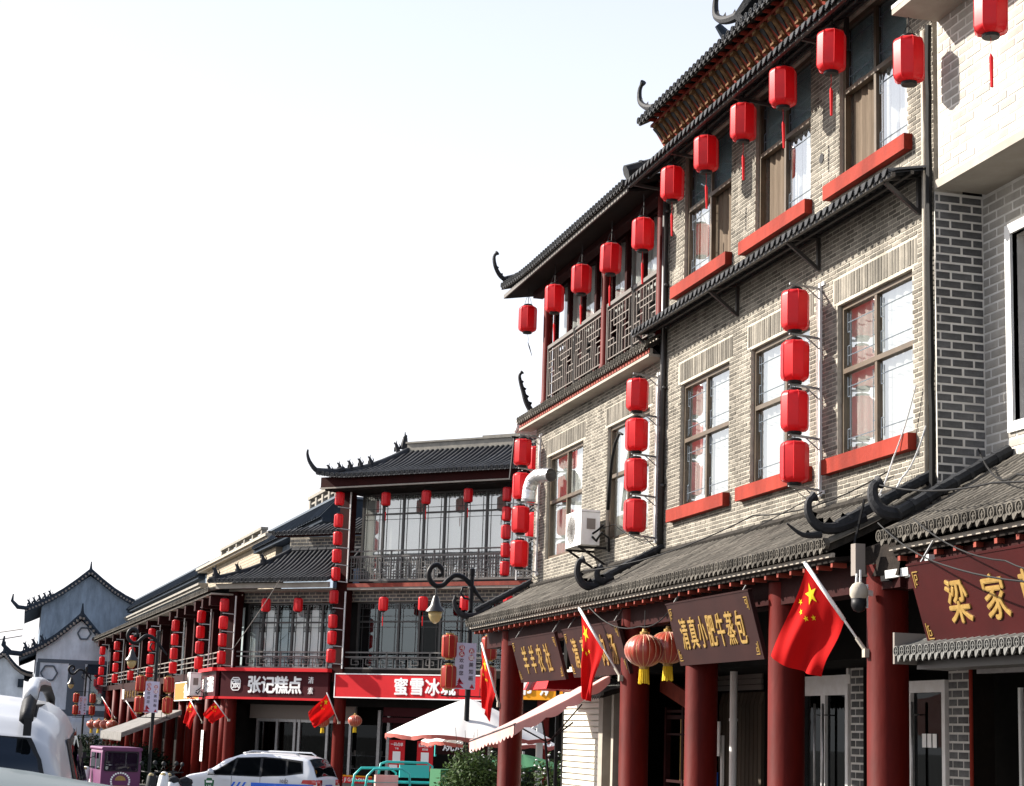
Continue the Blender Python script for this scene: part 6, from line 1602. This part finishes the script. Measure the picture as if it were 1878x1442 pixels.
# ---- white patrol people carrier, tail to the right, seen from its left rear
PC = Car([(0, .98), (.06, 1.06), (.22, 1.38), (.36, 1.56), (.6, 1.63), (1.6, 1.69), (2.5, 1.66), (2.95, 1.52), (3.45, 1.20), (3.62, 1.10), (4.1, 1.02), (4.45, .88), (4.62, .68)],
         [(0, .88), (.25, .97), (.9, 1), (3.6, .99), (4.2, .93), (4.62, .74)], 4.62, 1.02, .91)
R = thing('patrol_car', 'white patrol people carrier with blue side band marked 1032 before the pastry shop', 'car', (7.25, 58.3, gz(58)), 0)
hd = math.radians(90 - 33)
ctr = Vector((6.88, 55.0, -.06)); R.rotation_euler = (0, 0, hd)
fwd = Vector((-math.sin(hd), math.cos(hd), 0)); R.location = ctr - fwd * 2.31 + Vector((0, 0, gz(58)))
PC.body('body', 'carw', R)
wd = MB()
for poly in (((2.72, 1.06), (3.38, 1.06), (3.28, 1.12), (2.66, 1.50)), ((1.82, 1.06), (2.66, 1.06), (2.58, 1.53), (1.86, 1.57)), ((.98, 1.12), (1.74, 1.06), (1.78, 1.57), (1.06, 1.53)), ((.48, 1.22), (.92, 1.13), (.99, 1.52), (.58, 1.48))):
    for sd in (-1, 1): wd = MB(); PC.patch(wd, poly, sd); wd.build('side_window', MT['carg'], R, True)
sl = MB()
for poly in (((.44, 1.17), (3.48, 1.02), (3.30, 1.17), (.50, 1.22)), ((.44, 1.17), (1.0, 1.08), (1.05, 1.57), (.52, 1.52)), ((1.0, 1.08), (1.72, 1.04), (1.78, 1.60), (1.02, 1.57)), ((1.72, 1.03), (2.7, 1.03), (2.64, 1.55), (1.76, 1.60)), ((2.68, 1.03), (3.46, 1.03), (3.3, 1.13), (2.64, 1.54))):
    for sd in (-1, 1): PC.patch(sl, poly, sd, .003)
sl.build('window_seal', MT['plastic'], R, True)
rw = MB(); PC.over(rw, .075, .34, .68, .58, .008); rw.build('rear_window', MT['carg'], R, True)
ru = MB(); PC.over(ru, .06, .36, .72, .62, .003); ru.build('window_seal', MT['plastic'], R, True)
ws = MB(); PC.over(ws, 2.9, 3.52, .60, .72, .006); ws.build('windscreen', MT['carg'], R, True)
st = MB()
for sd in (-1, 1):
    PC.patch(st, ((.10, .55), (2.05, .55), (2.05, .86), (.10, .86)), sd, .004, 14)
    for k in range(3): y = 2.2 + .17 * k; PC.patch(st, ((y, .56), (y + .07, .56), (y + .17, .71), (y + .10, .71)), sd, .004, 3); PC.patch(st, ((y + .10, .71), (y + .17, .71), (y + .07, .86), (y, .86)), sd, .004, 3)
st.build('blue_band', MT['pblue'], R)
nb = MB(); side_text(PC, nb, '1032', 1.0, .93, .14, -1); nb.build('lettering', MT['ink'], R)
bd = MB()
for sd in (-1, 1): PC.patch(bd, ((3.28, .5), (3.52, .5), (3.56, .88), (3.24, .88)), sd, .005, 3); PC.patch(bd, ((3.30, .88), (3.5, .88), (3.47, .94), (3.33, .94)), sd, .005, 2)
bd.build('door_badge', MT['greenc'], R)
bt = MB(); side_text(PC, bt, '110', 3.4, .7, .12, -1, .012); PC.patch(bt, ((3.3, .80), (3.5, .80), (3.5, .86), (3.3, .86)), -1, .008, 2); bt.build('badge_print', MT['letter'], R)
for sd in (-1, 1):
    tl = MB(); PC.patch(tl, ((.03, .86), (.46, .89), (.42, .99), (.03, 1.0)), sd, .012, 6); tl.box((sd * .5, -.025, .84), (sd * .80, .02, 1.0)); tl.build('tail_lamp', MT['tail'], R, True)
    mi = MB(); mi.tube([(sd * .88, 3.28, 1.06), (sd * 1.0, 3.3, 1.1)], [.03, .04], 6); mi.lathe((sd * 1.06, 3.3, 1.04), [(.03, 0), (.09, .03), (.1, .09), (.07, .15), (.02, .17)], 10); mi.build('wing_mirror', MT['carw'], R, True)
    rr = MB(); rr.tube([(sd * .58, .7, 1.66), (sd * .6, .85, 1.74), (sd * .6, 2.2, 1.75), (sd * .58, 2.5, 1.68)], .022, 6); rr.build('roof_rail', MT['carw'], R, True)
    hn = MB()
    for y in (1.9, 2.8): PC.patch(hn, ((y, .90), (y + .2, .90), (y + .2, .935), (y, .935)), sd, .02, 3)
    hn.build('door_handle', MT['carw'], R)
    sm = MB()
    for y in (1.76, 2.68, .95): PC.patch(sm, ((y, .4), (y + .012, .4), (y + .012, 1.02), (y, 1.02)), sd, .003, 4)
    sm.build('door_gap', MT['plastic'], R)
    hl = MB(); PC.patch(hl, ((4.05, .72), (4.5, .66), (4.45, .80), (4.0, .88)), sd, .01, 5); hl.build('headlight', MT['globe'], R)
np_ = MB().box((-.22, -.03, .72), (.22, -.012, .86)).build('number_plate', MT['plateb'], R)
mb = MB(); mb.tube([(-.06, .03, .95), (0, .03, .90), (.06, .03, .95)], .012, 6); mb.build('tail_emblem', MT['chrome'], R); mb = MB(); mb.tube([(0, 2.3, 1.70), (0, 2.3, 1.76)], .06, 10); mb.build('roof_beacon', MT['rail'], R)
PC.wheels((.85, 3.7), .33, R, .80)

# ---- white off-roader close at the lower left, its right rear roof corner in view
SV = Car([(0, 1.02), (.05, 1.2), (.13, 1.60), (.18, 1.655), (.30, 1.70), (.55, 1.735), (1.6, 1.76), (2.6, 1.71), (3.3, 1.2), (4.0, 1.1), (4.6, .8)],
         [(0, .93), (.12, .965), (.6, 1), (3.6, 1), (4.6, .82)], 4.6, 1.05, .93, tumble=.27, edge=.075)
R = thing('off_road_car', 'white off-road car with thick roof rail cut by the lower left photo edge', 'car', (0, 0, 0), math.radians(-2.1))
th = math.radians(-2.1)
SVX = .735
off = Vector((SVX * math.cos(th), SVX * math.sin(th), 0)); R.location = Vector((.075, 4.42, 0)) - off
SV.body('body', 'carp', R, 110)
rw = MB(); SV.over(rw, .045, .168, .765, .672, .007); rw.build('rear_window', MT['carg'], R, True)
ru = MB(); SV.over(ru, .038, .176, .775, .682, .003); ru.build('window_seal', MT['plastic'], R, True)
wd = MB()
for poly in (((.36, 1.12), (1.2, 1.08), (1.2, 1.65), (.50, 1.635)), ((1.28, 1.08), (2.1, 1.08), (2.05, 1.665), (1.28, 1.66)), ((2.18, 1.08), (3.05, 1.08), (2.5, 1.58), (2.13, 1.62))):
    for sd in (-1, 1): wd = MB(); SV.patch(wd, poly, sd); wd.build('side_window', MT['carg'], R, True)
se = MB()
for sd in (-1, 1): SV.patch(se, ((.31, 1.06), (3.2, 1.04), (2.5, 1.672), (.45, 1.652)), sd, .003, 20)
se.build('window_seal', MT['plastic'], R, True)
mb = MB()
for sd in (-1, 1):
    SV.patch(mb, ((.62, 1.58), (2.5, 1.60), (2.5, 1.64), (.60, 1.62)), sd, .014, 14)
mb.build('rain_visor', MT['plastic'], R, True)
for sd in (-1, 1):
    x = sd * .672
    rl = MB(); rl.tube([(x, .30, 1.755), (x, .42, 1.78), (x, .7, 1.79), (x, 1.6, 1.80), (x, 2.3, 1.775), (x, 2.55, 1.66)], [.016, .016, .016, .016, .016, .014], 10); r_ = rl.build('roof_rail', MT['plastic'], R, True)
    cp = MB(); cp.tube([(x, .215, 1.752), (x, .27, 1.766), (x, .42, 1.789), (x, .9, 1.80), (x, 1.6, 1.806)], [.0165, .0168, .0168, .0165, .015], 10); cp.build('rail_cap', MT['carp'], r_, True)
    MB().hexa([(x - .012, .36, 1.66), (x + .012, .36, 1.66), (x + .012, 2.5, 1.60), (x - .012, 2.5, 1.60), (x - .012, .40, 1.735), (x + .012, .40, 1.735), (x + .012, 2.4, 1.76), (x - .012, 2.4, 1.76)]).build('rail_base', MT['rubber'], r_)
    ft = MB(); ft.tube([(x - .004, .13, 1.695), (x - .004, .16, 1.715), (x - .002, .20, 1.74), (x, .30, 1.757)], [.0165, .0175, .0175, .017], 4); ft.build('rail_foot', MT['plastic'], r_, True)
    f2 = MB(); f2.box((x - .009, .125, 1.66), (x + .009, .16, 1.70)); f2.build('foot_bracket', MT['rubber'], r_)
    tl = MB(); tl.box((sd * .74, -.02, .8), (sd * .86, .05, 1.1)); tl.build('tail_lamp', MT['tail'], R)
    mi = MB(); mi.lathe((sd * 1.02, 2.95, 1.1), [(.03, 0), (.1, .03), (.1, .15), (.03, .18)], 10); mi.build('wing_mirror', MT['carw'], R, True)
SV.wheels((.85, 3.6), .36, R, .82)

# ---- silver car right before the lens: only its roof edge shows
AC_ = Car([(0, .95), (.1, 1.1), (.5, 1.42), (.9, 1.56), (1.5, 1.605), (2.1, 1.59), (2.45, 1.545), (3.2, 1.1), (3.5, 1.0), (4.2, .85), (4.4, .6)],
          [(0, .88), (.5, .98), (1.5, 1), (3.6, .98), (4.4, .8)], 4.4, .95, .88, tumble=.3, edge=.14)
R = thing('silver_car', 'silver car roof sloping across the bottom left corner of the photo', 'car', (0, 0, 0), math.radians(-78))
R.location = (-2.13, 2.75, .0)
AC_.body('body', 'cars', R, 70)
ws = MB(); AC_.over(ws, 2.5, 3.2, .58, .70); ws.build('windscreen', MT['carg'], R, True); ws = MB(); AC_.over(ws, .15, .75, .62, .55); ws.build('rear_window', MT['carg'], R, True)
wd = MB()
for poly in (((.7, 1.0), (1.6, .98), (1.6, 1.44), (1.0, 1.40)), ((1.7, .98), (3.0, .98), (2.4, 1.40), (1.7, 1.44))):
    for sd in (-1, 1): wd = MB(); AC_.patch(wd, poly, sd); wd.build('side_window', MT['carg'], R, True)
AC_.wheels((.8, 3.4), .32, R, .76)

# ---- purple electric cab tricycle
R = thing('cab_tricycle', 'purple electric cab tricycle with round shop print on its back panel', 'tricycle', (2.98, 56, gz(56)), .12)
def rbox(mb, x0, x1, y0, y1, z0, z1, r):
    p = []
    for (cx, cz, a0) in ((x1 - r, z1 - r, 0), (x0 + r, z1 - r, PI / 2), (x0 + r, z0 + r, PI), (x1 - r, z0 + r, 1.5 * PI)):
        for i in range(5): a = a0 + i * PI / 8; p.append((cx + r * math.cos(a), y0, cz + r * math.sin(a)))
    mb.prism(p[::-1], (0, y1 - y0, 0))
mb = MB(); rbox(mb, -.58, .58, 0, 2.1, .34, 1.62, .13); mb.build('body', MT['purple'], R, 'auto')
mb = MB(); rbox(mb, -.60, .60, -.04, 2.2, 1.56, 1.66, .045); mb.build('cab_roof', MT['purple'], R, 'auto')
mb = MB(); rbox(mb, -.46, .46, -.012, .01, 1.0, 1.50, .06); wdw = mb.build('rear_window', MT['carg'], R, 'auto')
fr = MB()
for a, b in (((-.48, .98), (.48, .98)), ((.48, .98), (.48, 1.52)), ((.48, 1.52), (-.48, 1.52)), ((-.48, 1.52), (-.48, .98))): fr.bar((a[0], -.015, a[1]), (b[0], -.015, b[1]), .04, .03)
fr.build('window_seal', MT['plastic'], wdw)
for sd in (-1, 1):
    for (y0, y1) in ((.2, .95), (1.1, 1.9)): MB().box((sd * .58, y0, 1.0), (sd * .592, y1, 1.48)).build('side_window', MT['carg'], R)
lg = MB(); n = 20
for i in range(15):
    a = -.35 + (PI + .7) * i / 14; lg.box((.27 * math.cos(a) - .025, -.012, .68 + .24 * math.sin(a) - .025), (.27 * math.cos(a) + .025, -.004, .68 + .24 * math.sin(a) + .025))
lg.build('round_print', MT['letter'], R)
lg = MB(); lg.prism([(.16 * math.cos(PI * i / 8), -.010, .70 + .14 * math.sin(PI * i / 8)) for i in range(9)], (0, .005, 0)); lg.box((-.28, -.012, .50), (.28, -.004, .55)); lg.build('gold_print', MT['gold'], R)
for (x, y) in ((-.5, .35), (.5, .35), (0, 2.35)):
    w = MB().lathe((0, 0, 0), [(.15, -.05), (.24, -.05), (.25, 0), (.24, .05), (.15, .05)], 18).mesh('wheel', MT['rubber']); link_mesh('wheel', w, R, Matrix.Translation((x, y, .25)) @ Matrix.Rotation(PI / 2, 4, 'Y'))
for sd in (-1, 1):
    MB().box((sd * .50, -.02, .42), (sd * .56, .0, .54)).build('tail_lamp', MT['tail'], R)
    mi = MB(); mi.tube([(sd * .58, 2.0, 1.3), (sd * .75, 2.05, 1.36)], .012, 5); mi.box((sd * .72, 2.03, 1.28), (sd * .84, 2.07, 1.46)); mi.build('wing_mirror', MT['plastic'], R)

# ---- parked scooters
def scooter(label, loc, rz, mat, grp='scooters parked before the shop row'):
    R = thing('scooter', label, 'scooter', loc, rz, grp)
    b = MB(); b.tube([(0, -.55, .62), (0, -.3, .66), (0, .0, .62), (0, .1, .45), (0, .28, .30), (0, .45, .34)], [.10, .16, .17, .14, .13, .12], 10); b.build('body', MT[mat], R, True)
    f = MB(); f.tube([(0, .62, .34), (0, .56, .62), (0, .48, .92), (0, .44, 1.02)], [.10, .15, .13, .09], 10); f.build('front_shield', MT[mat], R, True)
    s_ = MB(); s_.tube([(0, -.55, .76), (0, -.3, .80), (0, .02, .76)], [.10, .14, .11], 8); s_.build('seat', MT['plastic'], R, True)
    h = MB(); h.tube([(-.32, .36, 1.06), (-.15, .42, 1.04), (0, .44, 1.02), (.15, .42, 1.04), (.32, .36, 1.06)], .018, 7)
    for sd in (-1, 1): h.tube([(sd * .2, .42, 1.05), (sd * .3, .42, 1.24)], .008, 5)
    h.build('handlebar', MT['black'], R, True)
    for sd in (-1, 1): MB().lathe((0, 0, 0), [(.06, -.01), (.065, 0), (.05, .012)], 12).build('rear_mirror', MT['plastic'], R, True, M=Matrix.Translation((sd * .31, .42, 1.28)) @ Matrix.Rotation(PI / 2, 4, 'X'))
    MB().lathe((0, 0, 0), [(.0, .04), (.06, .03), (.085, 0)], 14).build('headlight', MT['globe'], R, True, M=Matrix.Translation((0, .56, .95)) @ Matrix.Rotation(-PI / 2, 4, 'X'))
    MB().box((-.08, -.68, .58), (.08, -.62, .66)).build('tail_lamp', MT['tail'], R)
    for y in (-.5, .66):
        w = MB(); w.lathe((0, 0, 0), [(.12, -.045), (.20, -.05), (.225, 0), (.20, .05), (.12, .045)], 18); link_mesh('wheel', w.mesh('wheel', MT['rubber'], 'auto'), R, Matrix.Translation((0, y, .225)) @ Matrix.Rotation(PI / 2, 4, 'Y'))
    fo = MB(); fo.tube([(.07, .66, .225), (.07, .58, .62)], .02, 6); fo.tube([(-.07, .66, .225), (-.07, .58, .62)], .02, 6); fo.build('fork', MT['steel'], R)
scooter('white scooter with round lamp parked left of the patrol car', (4.12, 52.0, gz(52) + .05), 2.7, 'white')
scooter('dark scooter leaning behind the white scooter', (3.78, 53.2, gz(53)), 2.9, 'plastic')
scooter('dark scooter with mirrors right of the white scooter', (4.5, 53.4, gz(53)), 2.5, 'plastic')
scooter('pale scooter parked left of the purple tricycle', (2.28, 58, gz(58)), 2.6, 'white')
